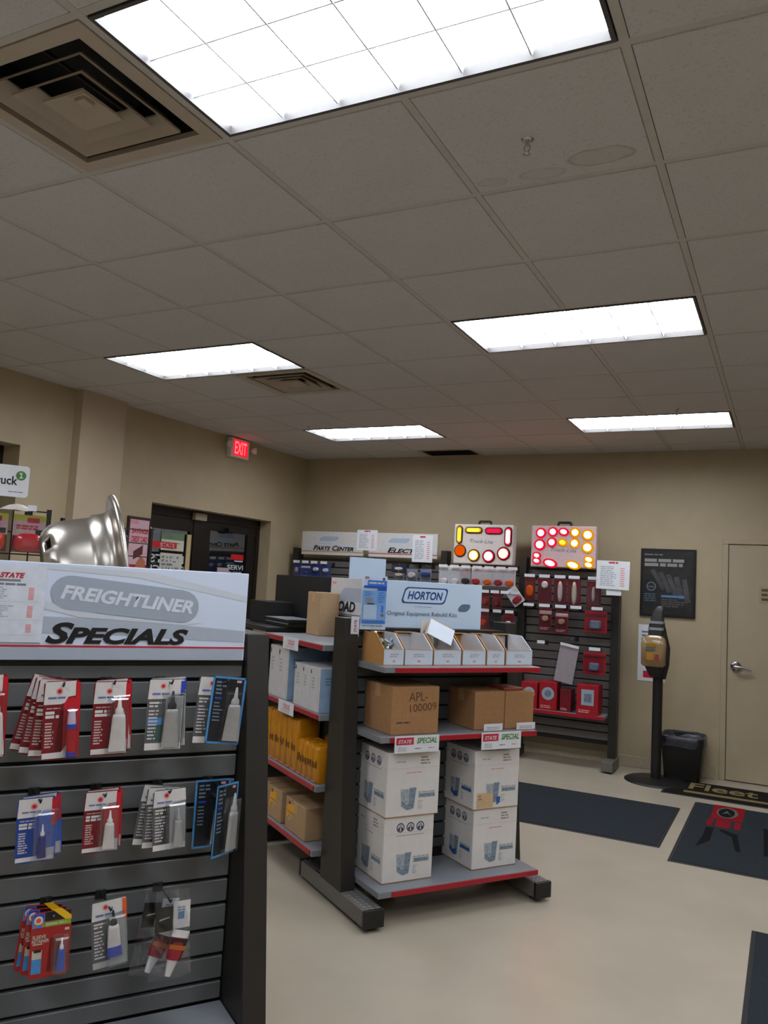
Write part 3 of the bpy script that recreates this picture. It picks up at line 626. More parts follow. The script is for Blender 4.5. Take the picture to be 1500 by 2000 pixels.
def blister(name, label, loc, rot, style, W_, H_, group=None):
    """a carded product: origin at the hang hole, card hangs down behind a clear blister"""
    t = thing(name, label, 'blister card', loc, 0, group, rot=rot)
    hw = W_/2; z0 = -H_+.012; r_ = .008; th = .0014
    out = [(-hw, z0+r_), (-hw+r_, z0), (hw-r_, z0), (hw, z0+r_), (hw, .012-r_), (hw-r_, .012), (-hw+r_, .012), (-hw, .012-r_)]
    base = dict(red='red', red2='red', blue='deepblue', gray='gray', gray2='gray', frame='dark', sleeve='sleeve', clear='gray')[style]
    mb = MB(); mb.prism([(x, 0, z) for x, z in out], (0, th, 0), CR[base]); mb.build('card', t)
    mb = MB(); f = Face(mb, (-hw, 0, z0), (1, 0, 0), (0, 0, 1)); h = H_; L = 1
    small = mat('small_card_ink', (196, 168, 164), .6) if style in ('red', 'red2') else PLK
    if style in ('red', 'red2', 'blue'):
        lt = CR['brightred'] if style != 'blue' else CR['blue']
        f.rect(W_*.55, .02, W_-.001, h*.78, lt, 1)
        f.poly([(.001, h*.70), (W_*.48, h*.70), (W_*.58, h*.72), (W_*.66, h*.79), (W_-.012, h*.80), (W_-.012, h-.002), (.004, h-.002)], CR['white'], 2)
        f.rect(W_-.013, h*(.02 if style == 'red' else .55), W_-.001, h-.006, CR['brightred'], 3)
        f.poly([(.001, .004), (W_-.003, .004), (W_-.003, h*.21), (W_*.74, h*.20), (W_*.62, h*.16), (W_*.52, h*.095), (.001, h*.09)], CR['white'], 2)
        f.disc(W_*.42, h*.865, .0085, PINK, 3); f.disc(W_*.42, h*.865, .005, CR['brightred'], 4)
        f.lines(W_*.12, h*.765, W_*.60, h*.80, 1, LOGOB, 3, fill=.7, seed=1, ragged=0)
        f.lines(.008, h*.635, W_*.5, h*.665, 1, small, 2, fill=.5, seed=3); f.lines(.006, h*.52, W_*.48, h*.62, 2, CR['white'], 2, fill=.75, seed=H_*97)
        f.lines(.006, h*.15, W_*.30, h*.48, 9, small, 2, fill=.55, seed=5, ragged=.3)
    elif style in ('gray', 'gray2', 'clear'):
        f.poly([(.001, h*.72), (W_*.5, h*.72), (W_*.62, h*.77), (W_-.001, h*.79), (W_-.003, h-.002), (.004, h-.002)], CR['white'], 2)
        if style == 'gray2': f.rect(.004, h*.36, W_*.42, h*.46, CR['sky'], 2); f.rect(W_-.012, h*.8, W_-.001, h-.006, BINK2, 4); f.rect(.004, h*.14, W_*.42, h*.36, CR['green'], 1)
        if style == 'clear': f.rect(W_-.012, h*.68, W_-.001, h-.004, CR['orange'], 4)
        f.rect(.001, .003, W_-.002, h*.11, CR['white'] if style != 'clear' else CR['silver'], 2)
        f.rect(W_*.5, h*.1, W_-.002, h*.76, CR['silver'], 1)
        f.disc(W_*.4, h*.9, .008, PINK, 3); f.disc(W_*.4, h*.9, .0045, CR['brightred'], 4); f.lines(W_*.12, h*.77, W_*.58, h*.81, 1, LOGOB, 3, fill=.7, seed=1, ragged=0)
        f.lines(.006, h*.60, W_*.42, h*.69, 2, CR['white'], 3, fill=.6, seed=8); f.lines(.006, h*.15, W_*.36, h*.58, 9, PLK, 3, fill=.5, seed=H_*31, ragged=.3)
    elif style == 'frame':
        for a in ((0, 0, .006, h), (W_-.006, 0, W_, h), (0, 0, W_, .006), (0, h-.006, W_, h)): f.rect(*a, CR['sky'], 2)
        f.rect(.012, h*.66, W_*.32, h*.69, BINK2, 2); f.lines(.012, h*.72, W_*.45, h*.94, 4, mat('card_blue_grey_ink', (104, 120, 136), .6), 2, fill=.5, seed=4); f.lines(.012, h*.32, W_*.38, h*.63, 6, mat('card_blue_grey_ink', (104, 120, 136), .6), 2, fill=.4, seed=6)
        f.rect(W_*.72, h*.92, W_*.86, h*.955, PINK, 3)
    elif style == 'sleeve':
        f.rect(.002, h*.77, W_*.32, h-.003, CR['sky'], 2); f.poly([(.004, h*.86), (W_*.16, h*.9), (W_*.31, h*.86), (W_*.31, h-.004), (.004, h-.004)], BINK2, 3); f.disc(W_*.17, h*.885, .011, CR['white'], 4); f.disc(W_*.17, h*.885, .006, CR['orange'], 5)
        f.poly([(.006, h*.79), (W_*.1, h*.79), (W_*.1, h*.83), (W_*.06, h*.85), (.006, h*.83)], CR['orange'], 4); f.poly([(W_*.24, h*.79), (W_*.31, h*.79), (W_*.31, h*.83), (W_*.27, h*.85), (W_*.23, h*.83)], CR['orange'], 4)
        f.rect(W_*.33, h*.86, W_-.002, h-.002, CR['black'], 2); f.rect(W_*.33, h*.77, W_-.002, h*.845, CR['lime'], 2); f.lines(W_*.36, h*.78, W_*.92, h*.835, 1, CR['cream'], 3, fill=.5, seed=2, ragged=.1)
        f.poly([(W_*.5, h+.004), (W_*.72, h+.006), (W_-.001, h*.9), (W_-.001, h*.845), (W_*.84, h*.85)], CR['yellow'], 4)
        f.rect(W_*.84, h*.68, W_*.95, h*.72, CR['cream'], 3)
        f.lines(.006, h*.50, W_*.36, h*.545, 1, CR['cream'], 3, fill=.4, seed=2, ragged=.1)
        f.rect(.006, h*.08, W_*.30, h*.3, CR['sky'], 3); f.rect(.006, h*.3, W_*.30, h*.43, CR['cream'], 3); f.rect(.01, h*.40, W_*.28, h*.44, CR['black'], 4)
    mb.build('printed_art', t)
    if style == 'sleeve':
        txt(t, 'SLEEVE', W_*.33, h*.055, (-hw+W_*.21, -.0022, z0+h*.635), CR['cream'], bold=.03); txt(t, 'RETAINER', W_*.42, h*.055, (-hw+W_*.25, -.0022, z0+h*.57), CR['cream'], bold=.03)
    px = hw*.52; pz = z0+.012
    if style == 'red': tubeprod(t, 'syringe', px, pz, h*.58, CR['brightred'], CAPT)
    elif style == 'red2': tubeprod(t, 'tube', px*.75, pz, h*.74 if H_ > .18 else h*.62, TW, TW)
    elif style == 'blue': tubeprod(t, 'small', px*.55, pz, h*.52, TD, TW)
    elif style == 'gray': tubeprod(t, 'small', px*.9, pz, h*.62, TG, CR['silver'])
    elif style == 'gray2': tubeprod(t, 'tube', px*.6, pz, h*.78, TG, CR['dark'])
    elif style == 'frame': tubeprod(t, 'tube', px*.85, pz, h*.8, TG, CR['silver'])
    elif style == 'clear': tubeprod(t, 'tube', px*.35, pz+.02, h*.68, TW, CR['dark']); MB().loft([ell(px*.35, -.012, pz+.018, .02, .003), ell(px*.35, -.012, pz+.045, .019, .006)], BINK2).build('tube_band', t)
    elif style == 'sleeve': tubeprod(t, 'small', px*1.05, pz+.004, h*.5, TB, TW)
    # blister shell
    x0, x1, zb, zt = {'red': (px-.018, px+.018, pz-.008, z0+h*.66), 'sleeve': (px-.022, px+.024, pz-.006, z0+h*.64)}.get(style, (px*.75-.03, px*.75+.026, pz-.008, z0+h*.8))
    x1 = min(x1, hw-.003)
    rr = lambda i, y: [(x0+i, y, zb+i), (x1-i, y, zb+i), (x1-i, y, zt-i), (x0+i, y, zt-i)]
    mb = MB(); mb.loft([rr(0, -.002), rr(.004, -.021), rr(.008, -.025)], CLEAR, smooth=False); mb.build('blister', t)
    return t
FR = lambda tilt, yaw_=0.0, lean=0.0: (lean, -math.radians(tilt), GL.rz+math.radians(yaw_))   # tilt: + swings the bottom to the right
def card(s, t, z, tilt, style, W_, H_, label, group=None, yaw_=0.0, lean=0.0):
    rot = (Matrix.Rotation(GL.rz+math.radians(yaw_), 3, 'Z') @ Matrix.Rotation(-math.radians(tilt), 3, 'Y') @ Matrix.Rotation(lean, 3, 'X')).to_euler()
    return blister('blister_card', label, put(GL, s, t, z), rot, style, W_, H_, group)
ROW = ('top row', 'middle row', 'bottom row')
HG = 'hooks on the near slatwall'
zt, zm, zb = 1.2195, .921, .624
hook(GL, -.715, zt, .15, 'black slatwall hook at the left edge of the picture, top row', HG)
card(-.722, .12, 1.240, 2, 'red2', .093, .215, 'red and white card cut off by the left edge of the picture, top row')
hook(GL, -.545, zt, .16, 'black hook holding the fan of four red cards, top row', HG)
fan = ('front', 'second', 'third', 'rearmost')
for k, (s, t, tl_, dz) in enumerate(((-.545, .145, 2.5, 0), (-.556, .12, -3.5, .001), (-.563, .10, -8, .002), (-.57, .08, -12.5, .003))):
    card(s, t, 1.226+dz, tl_, 'red', .092, .205, '%s red card with a red syringe in the fan of four on the near slatwall' % fan[k], 'fanned red syringe cards')
hook(GL, -.41, zt, .13, 'black hook holding the red card with a white tube, top row', HG)
card(-.411, .115, 1.219, 1, 'red2', .098, .2, 'front red card with a large white tube, top row of the near slatwall')
card(-.405, .095, 1.223, 4, 'red2', .098, .2, 'red card right behind the one with the large white tube, top row')
hook(GL, -.255, zt, .14, 'black hook holding the grey cards with a blue band, top row', HG)
card(-.262, .115, 1.224, 0, 'gray2', .104, .2, 'front grey card with a blue band and silver tube, top row')
card(-.252, .09, 1.226, 3, 'gray2', .104, .2, 'grey card behind the one with the blue band, top row')
hook(GL, -.098, zt, .15, 'black hook by the upright with blue framed cards, top row', HG)
card(-.083, .13, 1.230, -4, 'frame', .098, .193, 'front black card framed in blue with a silver tube, top row', yaw_=-8)
card(-.112, .09, 1.226, -3, 'gray', .1, .195, 'grey edged card hidden behind the blue framed card, top row')
hook(GL, -.575, zm, .15, 'black hook holding the blue card, middle row', HG)
card(-.578, .12, .921, 2, 'blue', .097, .165, 'front blue card with a navy tube, middle row of the near slatwall')
card(-.566, .10, .924, 5, 'blue', .097, .163, 'blue card peeking out behind the front blue one, middle row')
hook(GL, -.412, zm, .14, 'black hook holding the small red cards, middle row', HG)
card(-.412, .115, .924, 1, 'red2', .096, .163, 'front small red card with a white tube, middle row')
card(-.404, .09, .924, 3, 'red2', .096, .163, 'small red card behind the front one, middle row')
hook(GL, -.24, zm, .15, 'black hook holding three grey cards, middle row', HG)
for k, (s, t, tl_) in enumerate(((-.236, .135, 3.5), (-.246, .11, -2), (-.254, .085, -7))):
    card(s, t, .922, tl_, 'gray', .093, .168, '%s of three fanned grey cards, middle row of the near slatwall' % ('front one', 'middle one', 'rearmost one')[k], 'fanned grey cards')
hook(GL, -.088, zm, .16, 'black hook beside the upright, middle row', HG)
card(-.093, .075, .925, 0, 'frame', .106, .195, 'rear blue framed black card facing forward, middle row')
card(-.070, .14, .926, -2, 'frame', .1, .2, 'front blue framed black card turned sideways, middle row', yaw_=34)
hook(GL, -.52, zb, .15, 'black hook holding the red and yellow cards, bottom row', HG)
for k, (s, t, tl_) in enumerate(((-.520, .135, 1), (-.530, .11, -2), (-.537, .085, -4.5))):
    card(s, t, .632, tl_, 'sleeve', .098, .165, '%s red card with yellow corner and blue tube, bottom row' % ('front', 'middle', 'rear')[k], 'red and yellow sleeve retainer cards')
hook(GL, -.375, zb+.0, .15, 'black hook holding the clear card with an orange edge, bottom row', HG)
card(-.376, .125, .638, 6, 'clear', .093, .178, 'grey card with an orange edge and white tube, bottom row')
hook(GL, -.215, zb, .15, 'black hook holding two clear plastic bags, bottom row', HG)
def partbag(loc, rot, label, front):
    t = thing('parts_bag', label, 'bag', loc, 0, None, rot=rot); r_ = random.Random(5 if front else 6)
    W_, H_ = .112, .235
    mb = MB(); nx, nz = 8, 14
    for sgn in (-1, 1):
        P = []
        for j in range(nz+1):
            for i in range(nx+1):
                u, v = i/nx, j/nz; ww = W_*(.82+.22*v)
                P.append(((u-.5)*ww, sgn*(.012*math.sin(PI*u)*min(1, v*2.2)+r_.uniform(-.002, .002))-.002, .012-H_*v+r_.uniform(-.001, .001)))
        mb.add(P, [(j*(nx+1)+i, j*(nx+1)+i+1, (j+1)*(nx+1)+i+1, (j+1)*(nx+1)+i) for j in range(nz) for i in range(nx)], BAGM)
    mb.build('bag_film', t)
    mb = MB(); mb.box(-.046, .002, -.003, -.001, -.098, -.032, CR['black']); f = Face(mb, (-.046, -.003, -.098), (1, 0, 0), (0, 0, 1)); f.poly([(.01, .03), (.04, .036), (.04, .039), (.012, .035)], CR['silver'], 1)
    mb.build('black_insert', t)
    mb = MB(); mb.box(.004, .05, -.004, -.002, -.095, -.022, CR['white']); f = Face(mb, (.004, -.004, -.095), (1, 0, 0), (0, 0, 1)); f.rect(.012, .025, .03, .045, SBINK, 1); f.lines(.01, .046, .034, .06, 2, SBINK, 1, seed=4); mb.build('bar_label', t)
    R = Matrix.Rotation(math.radians(17), 4, 'Y')
    mb = MB(); mb.loft([[Vector((w_*x, -.008+d*y, z)) for x, y in ((-1, -.5), (-.5, -1), (.5, -1), (1, -.5), (1, .5), (.5, 1), (-.5, 1), (-1, .5))] for w_, d, z in ((.024, .002, .048), (.024, .004, .03))], CR['white'])
    mb.loft([[Vector((w_*x, -.008+d*y, z)) for x, y in ((-1, -.5), (-.5, -1), (.5, -1), (1, -.5), (1, .5), (.5, 1), (-.5, 1), (-1, .5))] for w_, d, z in ((.0235, .004, .03), (.0225, .008, .0), (.019, .009, -.028))], mat('tube_crimson', (140, 26, 44), .35, noise=.3, scale=60))
    mb.box(-.0235, .0235, -.0135, -.012, .012, .028, CR['dark']); mb.box(-.0225, .0225, -.0165, -.014, .000, .011, mat('tube_amber', (168, 96, 30), .4))
    mb.loft([[Vector((w_*x, -.008+w_*.5*y, z)) for x, y in ((-1, -.5), (-.5, -1), (.5, -1), (1, -.5), (1, .5), (.5, 1), (-.5, 1), (-1, .5))] for w_, z in ((.015, -.028), (.008, -.072))], CR['white'])
    for k, q in enumerate(mb.v): mb.v[k] = tuple(R @ Vector(q)+Vector((.012, -.004, -.145)))
    mb.build('sealant_tube', t)
    return t
rot = (Matrix.Rotation(GL.rz, 3, 'Z') @ Matrix.Rotation(math.radians(-2), 3, 'Y')).to_euler()
partbag(put(GL, -.208, .14, .648), rot, 'clear plastic bag with a crimson tube and a black insert, bottom row, in front', True)
rot = (Matrix.Rotation(GL.rz, 3, 'Z') @ Matrix.Rotation(math.radians(6), 3, 'Y')).to_euler()
partbag(put(GL, -.222, .09, .642), rot, 'clear plastic bag hanging behind the bag with the crimson tube', False)

# truck wheel on the rear shelf
whl = thing('truck_wheel', 'polished aluminium truck wheel standing behind the Specials sign', 'wheel', put(GL, -.272, -.672, 1.5265), 0)
ax = Vector((-.615, -.755, -.17)).normalized()
zq = ax; xq = Vector((0, 0, 1)).cross(zq).normalized(); yq = zq.cross(xq)
whl.rotation_euler = Matrix((xq, yq, zq)).transposed().to_euler()
prof = [(.288, -.008), (.291, .0), (.288, .008), (.262, .012), (.236, .018), (.226, .026), (.222, .045), (.221, .075), (.213, .082), (.212, .10), (.210, .165), (.206, .200), (.195, .226), (.172, .250), (.150, .258), (.13, .252), (.12, .246)]
n = 60; mb = MB()
for k in range(len(prof)-1):
    (r0, z0_), (r1, z1_) = prof[k], prof[k+1]
    for i in range(n):
        if prof[k][0] in (.195,) and (i % 6) in (0, 1, 2): continue      # hand holes
        a, b_ = 2*PI*i/n, 2*PI*(i+1)/n
        mb.add([(r0*math.cos(a), r0*math.sin(a), z0_), (r0*math.cos(b_), r0*math.sin(b_), z0_), (r1*math.cos(b_), r1*math.sin(b_), z1_), (r1*math.cos(a), r1*math.sin(a), z1_)], [(0, 1, 2, 3)], ALU, True)
o = mb.build('rim', whl); bm = bmesh.new(); bm.from_mesh(o.data); bmesh.ops.remove_doubles(bm, verts=bm.verts, dist=1e-5); bm.to_mesh(o.data); bm.free()
sd = o.modifiers.new('thickness', 'SOLIDIFY'); sd.thickness = .012; sd.offset = -1; o.data.materials.append(mat('wheel_inside_shade', (38, 36, 34), .6, .4)); sd.material_offset = 1  # inner faces coloured dark, shade seen through the hand holes
mb = MB(); mb.lathe([(.125, .236), (.125, .246), (.11, .248), (.09, .246), (.085, .23)], ALU, 40); mb.build('hub_disc', whl)
mb = MB()
for i in range(10):
    a = 2*PI*i/10; mb.tube((.105*math.cos(a), .105*math.sin(a), .247), (.105*math.cos(a), .105*math.sin(a), .25), .012, .012, DARKB, 10)
mb.build('bolt_hole', whl)

# ------------------------------------------------------------------ wire rack of red lamps behind it
KR = Frame(-2.09, 1.24, 34.5)
rk = thing('wire_rack', 'black wire grid rack carrying red lamp packs at the left edge', 'rack', put(KR, 0, 0, 0), KR.rz)
for x in (0, -.9): MB().box(x-.012, x+.012, -.012, .012, 0, 1.845, BLACKP).build('post', rk)
for k in range(12): MB().tube((-.9, 0, 1.83-k*.12), (0, 0, 1.83-k*.12), .004, .004, BLACKP, 6).build('cross_wire', rk)
for k in range(9): MB().tube((-.81+k*.09, .006, .4), (-.81+k*.09, .006, 1.84), .004, .004, BLACKP, 6).build('upright_wire', rk)
for x in (0, -.9): MB().box(x-.02, x+.02, -.3, .3, 0, .03, BLACKP).build('base_foot', rk)
REDL = mat('red_lamp_lens', (190, 16, 30), .15, coat=.6); ORL = mat('orange_lamp_lens', (224, 66, 14), .15, coat=.6)
YCARD = mat('yellow_card_edge', (196, 190, 60), .45)
def lamp_pack(F, s, t, z, W_, H_, label, lens, group, rotz=None):
    o = thing('lamp_pack', label, 'lamp pack', put(F, s, t, z), F.rz if rotz is None else rotz, group)
    mb = MB(); mb.box(-W_/2, W_/2, 0, .003, -H_, 0, mat('pack_card_pink', (206, 170, 168), .5)); f = Face(mb, (-W_/2, 0, -H_), (1, 0, 0), (0, 0, 1))
    f.rect(0, H_*.84, W_, H_, YCARD, 1); f.rect(W_*.42, H_*.8, W_*.8, H_*.93, CR['brightred'], 2); f.lines(W_*.1, H_*.6, W_*.9, H_*.74, 2, CR['brightred'], 2, fill=.7, seed=7)
    f.rect(W_*.08, H_*.5, W_*.3, H_*.63, CR['cream'], 2); f.rect(W_*.7, H_*.48, W_*.95, H_*.62, CR['dark'], 2); f.rect(0, 0, W_, H_*.44, CR['red'], 1); mb.build('card', o)
    mb = MB(); mb.loft([[Vector((w_*math.copysign(abs(math.cos(q))**.6, math.cos(q)), y, -H_*.74+h_*math.copysign(abs(math.sin(q))**.6, math.sin(q)))) for q in [2*PI*i/20 for i in range(20)]] for w_, h_, y in ((W_*.44, H_*.25, -.001), (W_*.44, H_*.25, -.025), (W_*.36, H_*.19, -.045), (W_*.2, H_*.09, -.05))], lens); mb.build('lens', o)
    mb = MB(); mb.loft([[(x*W_*.48, y, -H_*.5+z_*H_*.49) for x, z_ in ((-1, -1), (1, -1), (1, 1), (-1, 1))] for y in (-.001, -.054)], CLEAR, smooth=False); mb.build('clamshell', o)
    return o
lamp_pack(KR, -.105, .12, 1.800, .16, .2, 'red oval lamp in a clear clamshell on the wire rack, right one', REDL, 'red lamp packs on the wire rack')
lamp_pack(KR, -.29, .12, 1.800, .16, .2, 'orange red lamp in a clear clamshell on the wire rack, cut by the left edge', ORL, 'red lamp packs on the wire rack')
for s, lb in ((-.105, 'wire rack hook holding the red lamp clamshell'), (-.29, 'wire rack hook holding the orange lamp clamshell')):
    t = thing('peg_hook', lb, 'hook', put(KR, s, 0, 1.80), KR.rz, 'hooks on the wire rack')
    MB().path([(0, -.004, .012), (0, -.17, .012), (0, -.18, .03)], .003, BLACKP, 6).build('rod', t); MB().box(-.022, .022, -.184, -.181, .02, .05, WHITE).build('price_tag', t)
    MB().box(-.02, .02, -.012, -.004, -.02, .03, BLACKP).build('back_plate', t)
t = thing('bagged_lamp', 'shiny clear bag lying on top of the red lamp packs', 'bag', put(KR, -.17, .10, 1.822), KR.rz)
mb = MB(); r_ = random.Random(3)
P = [((u/8-.5)*.18, (v/5-.5)*.09, .035*math.sin(PI*u/8)*math.sin(PI*v/5)+r_.uniform(-.004, .004)) for v in range(6) for u in range(9)]
mb.add(P, [(v*9+u, v*9+u+1, (v+1)*9+u+1, (v+1)*9+u) for v in range(5) for u in range(8)], mat('milky_bag', (196, 188, 180), .25)); mb.build('bag_film', t)
sg2 = thing('hanging_sign', 'white rounded sign with black lettering and a green emblem on the wire rack', 'sign', put(KR, -.56, .03, 1.898), KR.rz)
mb = MB(); r_ = .018; W_, H_ = .44, .172; pts = []
for cx, cz, a0 in ((W_-r_, r_, -90), (W_-r_, H_-r_, 0), (r_, H_-r_, 90), (r_, r_, 180)):
    for k in range(5): a = math.radians(a0+k*22.5); pts.append((cx+r_*math.cos(a), 0, cz+r_*math.sin(a)))
mb.prism(pts, (0, .006, 0), WHITE); mb.build('sign_board', sg2)
mb = MB(); f = Face(mb, (0, 0, 0), (1, 0, 0), (0, 0, 1)); f.disc(.398, .118, .026, GRINK, 1); f.poly([(.386, .13), (.404, .137), (.396, .118), (.41, .106), (.39, .101), (.402, .117)], WHITE, 2)
f.lines(.2, .066, .38, .078, 1, mat('pale_green_ink', (150, 176, 140), .5), 1, seed=2); f.lines(.34, .022, .42, .032, 1, GINK, 1, seed=3, ragged=.1); mb.build('printed_marks', sg2)
txt(sg2, 'Truck', .142, .048, (.312, -.0012, .088), INK, bold=.02)
MB().box(.2, .21, .004, .01, -.35, .02, BLACKP).build('sign_stem', sg2)
# second grid panel along the left wall with small bagged parts
r2 = thing('wire_grid_panel', 'second black wire grid panel along the left wall with small bagged parts', 'rack', (-2.78, 1.95, 0), PI/2)
for x in (0, .42, .85): MB().box(x-.011, x+.011, -.011, .011, 0, 1.86, BLACKP).build('post', r2)
for k in range(10): MB().tube((0, 0, 1.84-k*.1), (.85, 0, 1.84-k*.1), .004, .004, BLACKP, 6).build('cross_wire', r2)
for x in (0, .85): MB().box(x-.02, x+.02, -.25, .25, 0, .03, BLACKP).build('base_foot', r2)
pk = mat('dull_bag_parts', (128, 112, 100), .4, noise=.4, scale=40); pkd = mat('dark_bag_parts', (48, 42, 40), .4, noise=.4, scale=40)
gp = 'bagged parts on the second wire panel'
for k, (y, z, m_) in enumerate(((.12, 1.80, pk), (.28, 1.80, pk), (.47, 1.80, pkd), (.12, 1.58, pkd), (.28, 1.6, pk), (.47, 1.58, pk))):
    lb = '%s bagged part in the %s row of the second wire panel' % (('left', 'middle', 'right')[k % 3], ('upper', 'lower')[k//3])
    t = thing('bagged_part', lb, 'bag', (-2.70, 1.95+y, z), PI/2, gp)
    MB().loft([[(x*w_, yy*d, zz) for x, yy in ((-1, -1), (1, -1), (1, 1), (-1, 1))] for w_, d, zz in ((.03, .004, .0), (.05, .014, -.03), (.05, .02, -.13), (.045, .006, -.16))], m_, smooth=False).build('contents', t)
    MB().path([(0, .072, .01), (0, -.02, .01), (0, -.03, .022)], .003, BLACKP, 6).build('hang_rod', t)

# ================================================================== MIDDLE DISPLAY (Horton fixture and the run behind it)
GH = Frame(-.05, 1.44, 34.5)
gh = thing('shelf_gondola', 'charcoal shelf fixture in the middle with three red edged shelves below the Horton sign', 'display shelf', put(GH, 0, 0, 0), GH.rz)
foot(gh, -.06, .04, -.03, .70); foot(gh, .905, 1.0, -.03, .70)
upright(gh, -.06, .015, .45, .33, .215, 1.36); upright(gh, .93, 1.0, .45, .33, .215, 1.36)
slat_rows(gh, .016, .929, .2, 1.29, .92, mat('dark_slat_laminate', (66, 70, 72), .5), yf=.345)
MB().box(.016, .929, .362, .40, .1, 1.3, DARKB).build('back_board', gh)
MB().box(.016, .929, .33, .43, 1.29, 1.315, BLACKP).build('top_rail', gh)
def shelf(x0, x1, yf, yb, z, red0, name='shelf'):
    o = MB().hexa([(x0+.02, yb, z-.03), (x0+.02, yf, z-.03), (x1-.02, yf, z-.03), (x1-.02, yb, z-.03)], [(x0, yb, z), (x0, yf, z), (x1, yf, z), (x1, yb, z)], SHELFM)
    o = MB().box(x0, x1, yf, yb, z-.028, z, SHELFM).build(name, gh, bevel=.003)
    MB().box(x0+red0, x1+.004, yf-.006, yf+.001, z-.027, z-.003, REDR).build('price_rail', o, bevel=.002, label='red price rail')
    return o
shelf(.02, .93, .0, .345, .155, .07)
shelf(.02, .935, .055, .345, .830, .05)
shelf(.02, .945, .055, .345, 1.152, .06)
# long double-sided run standing behind it, at right angles: its shelves face left
rn = thing('shelf_gondola', 'charcoal shelf run behind the middle display, its red edged shelves facing left', 'display shelf', put(GH, -.107, -.455, 0), GH.rz)
RX, RL = .407, .825                    # shelf depth, bay length (local x, y)
for z in (.213, .522, .870, 1.215):
    o = MB().box(0, RX, 0, RL, z-.03, z, SHELFM).build('shelf', rn, bevel=.003)
    MB().box(-.007, .001, .02, RL, z-.026, z-.003, REDR).build('price_rail', o, bevel=.002, label='red price rail')
MB().box(RX, RX+.06, -.0, RL+.93, .1, 1.335, DARKB).build('centre_panel', rn)
MB().box(RX-.02, RX+.08, .0, .05, .09, 1.34, POSTM).build('upright', rn, bevel=.004); MB().box(RX-.02, RX+.08, RL+.002, RL+.07, .09, 1.36, POSTM).build('upright', rn, bevel=.004); MB().box(RX-.02, RX+.08, RL+.93, RL+1.0, .09, 1.36, POSTM).build('upright', rn, bevel=.004)
def foot_x(parent, y0, y1, x0, x1):
    o = MB().box(x0, x1, y0, y1, .015, .095, POSTM).build('base_foot', parent, bevel=.006)
foot_x(rn, -.0, .07, .05, .87); foot_x(rn, RL+.002, RL+.075, .03, .87); foot_x(rn, RL+.93, RL+1.0, .03, .87)
for z in (.213, .522, .870, 1.215):
    for y in (.004, RL-.01): MB().hexa([(.2, y, z-.05), (RX, y, z-.13), (RX, y+.006, z-.13), (.2, y+.006, z-.05)], [(.02, y, z-.03), (RX, y, z-.03), (RX, y+.006, z-.03), (.02, y+.006, z-.03)], BLACKP).build('shelf_bracket', rn)
for z in (.24, 1.24): MB().box(.03, RX, RL+.075, RL+.925, z-.028, z, BLACKP).build('black_shelf', rn, bevel=.003)
# header signs
hs = thing('header_sign', 'pale header sign with a blue Horton logo above the middle shelves', 'sign', put(GH, -.03, -.37, 1.316), GH.rz)
MB().box(.085, .815, 0, .02, 0, .242, SIGNB).build('sign_board', hs, bevel=.002)
mb = MB(); f = Face(mb, (0, -.0003, 0), (1, 0, 0), (0, 0, 1))
def rrect(f, u0, v0, u1, v1, m, l, sh=.0, r_=.02):
    pts = []
    for cx, cy, a0 in ((u1-r_, v0+r_, -90), (u1-r_, v1-r_, 0), (u0+r_, v1-r_, 90), (u0+r_, v0+r_, 180)):
        for k in range(5): a = math.radians(a0+22.5*k); x, y = cx+r_*math.cos(a), cy+r_*math.sin(a); pts.append((x+sh*(y-(v0+v1)/2), y))
    f.poly(pts, m, l)
rrect(f, .315, .128, .585, .213, BINK, 1, .3); rrect(f, .323, .135, .577, .206, SIGNB, 2, .3)
f.pill(.665, .093, .738, .135, mat('badge_slate', (92, 112, 140), .5), 1, .012)
mb.build('printed_marks', hs)
txt(hs, 'HORTON', .218, .044, (.451, -.002, .1705), BINK, shear=.25, bold=.03)
txt(hs, 'Original Equipment Rebuild Kits', .43, .028, (.440, -.002, .072), mat('sign_soft_ink', (84, 98, 120), .5), bold=.004)
txt(hs, 'A Horton Company', .11, .010, (.44, -.0022, .112), GINK)
for x in (.1, .7): MB().box(x-.015, x+.015, .004, .016, -.022, .01, BLACKP).build('sign_clip', hs)
sgb = thing('header_sign', 'blank pale blue sign back rising behind the Road and Horton signs', 'sign', put(GH, .335, -1.10, 1.336), GH.rz)
MB().box(.0, .245, 0, .014, .0, .352, SIGNB).build('sign_board', sgb, bevel=.002); MB().box(.005, .06, .014, .026, 0, .3, BLACKP).build('sign_stem', sgb)
rd = thing('header_sign', 'white header sign reading Road on the shelf run behind the Horton sign, facing left', 'sign', put(GH, .30, -.38, 1.337), GH.rz)
MB().box(0, .015, .0, .90, 0, .222, mat('sign_grey_white', (206, 204, 204), .4)).build('sign_board', rd, bevel=.002)
mb = MB(); f = Face(mb, (-.0003, .90, 0), (0, -1, 0), (0, 0, 1))
f.poly([(.15, .12), (.35, .17), (.9, .11), (.9, .0), (.4, .045), (.15, .07)], SGREY3, 1); f.pill(.14, .085, .50, .165, SGREY, 2, .03); f.rect(.02, .185, .075, .20, PINK, 2); f.rect(0, .006, .9, .012, GINK, 1); mb.build('printed_shapes', rd)
txt(rd, 'ROAD', .29, .062, (-.002, .90-.20, .055), INK, LEFTF, shear=.2, bold=.03)
bh = thing('header_sign', 'black unprinted header board beside the Road sign on the shelf run', 'sign', put(GH, .30, -1.285, 1.337), GH.rz)
MB().box(0, .02, .0, .92, 0, .224, DARKB).build('sign_board', bh, bevel=.002)
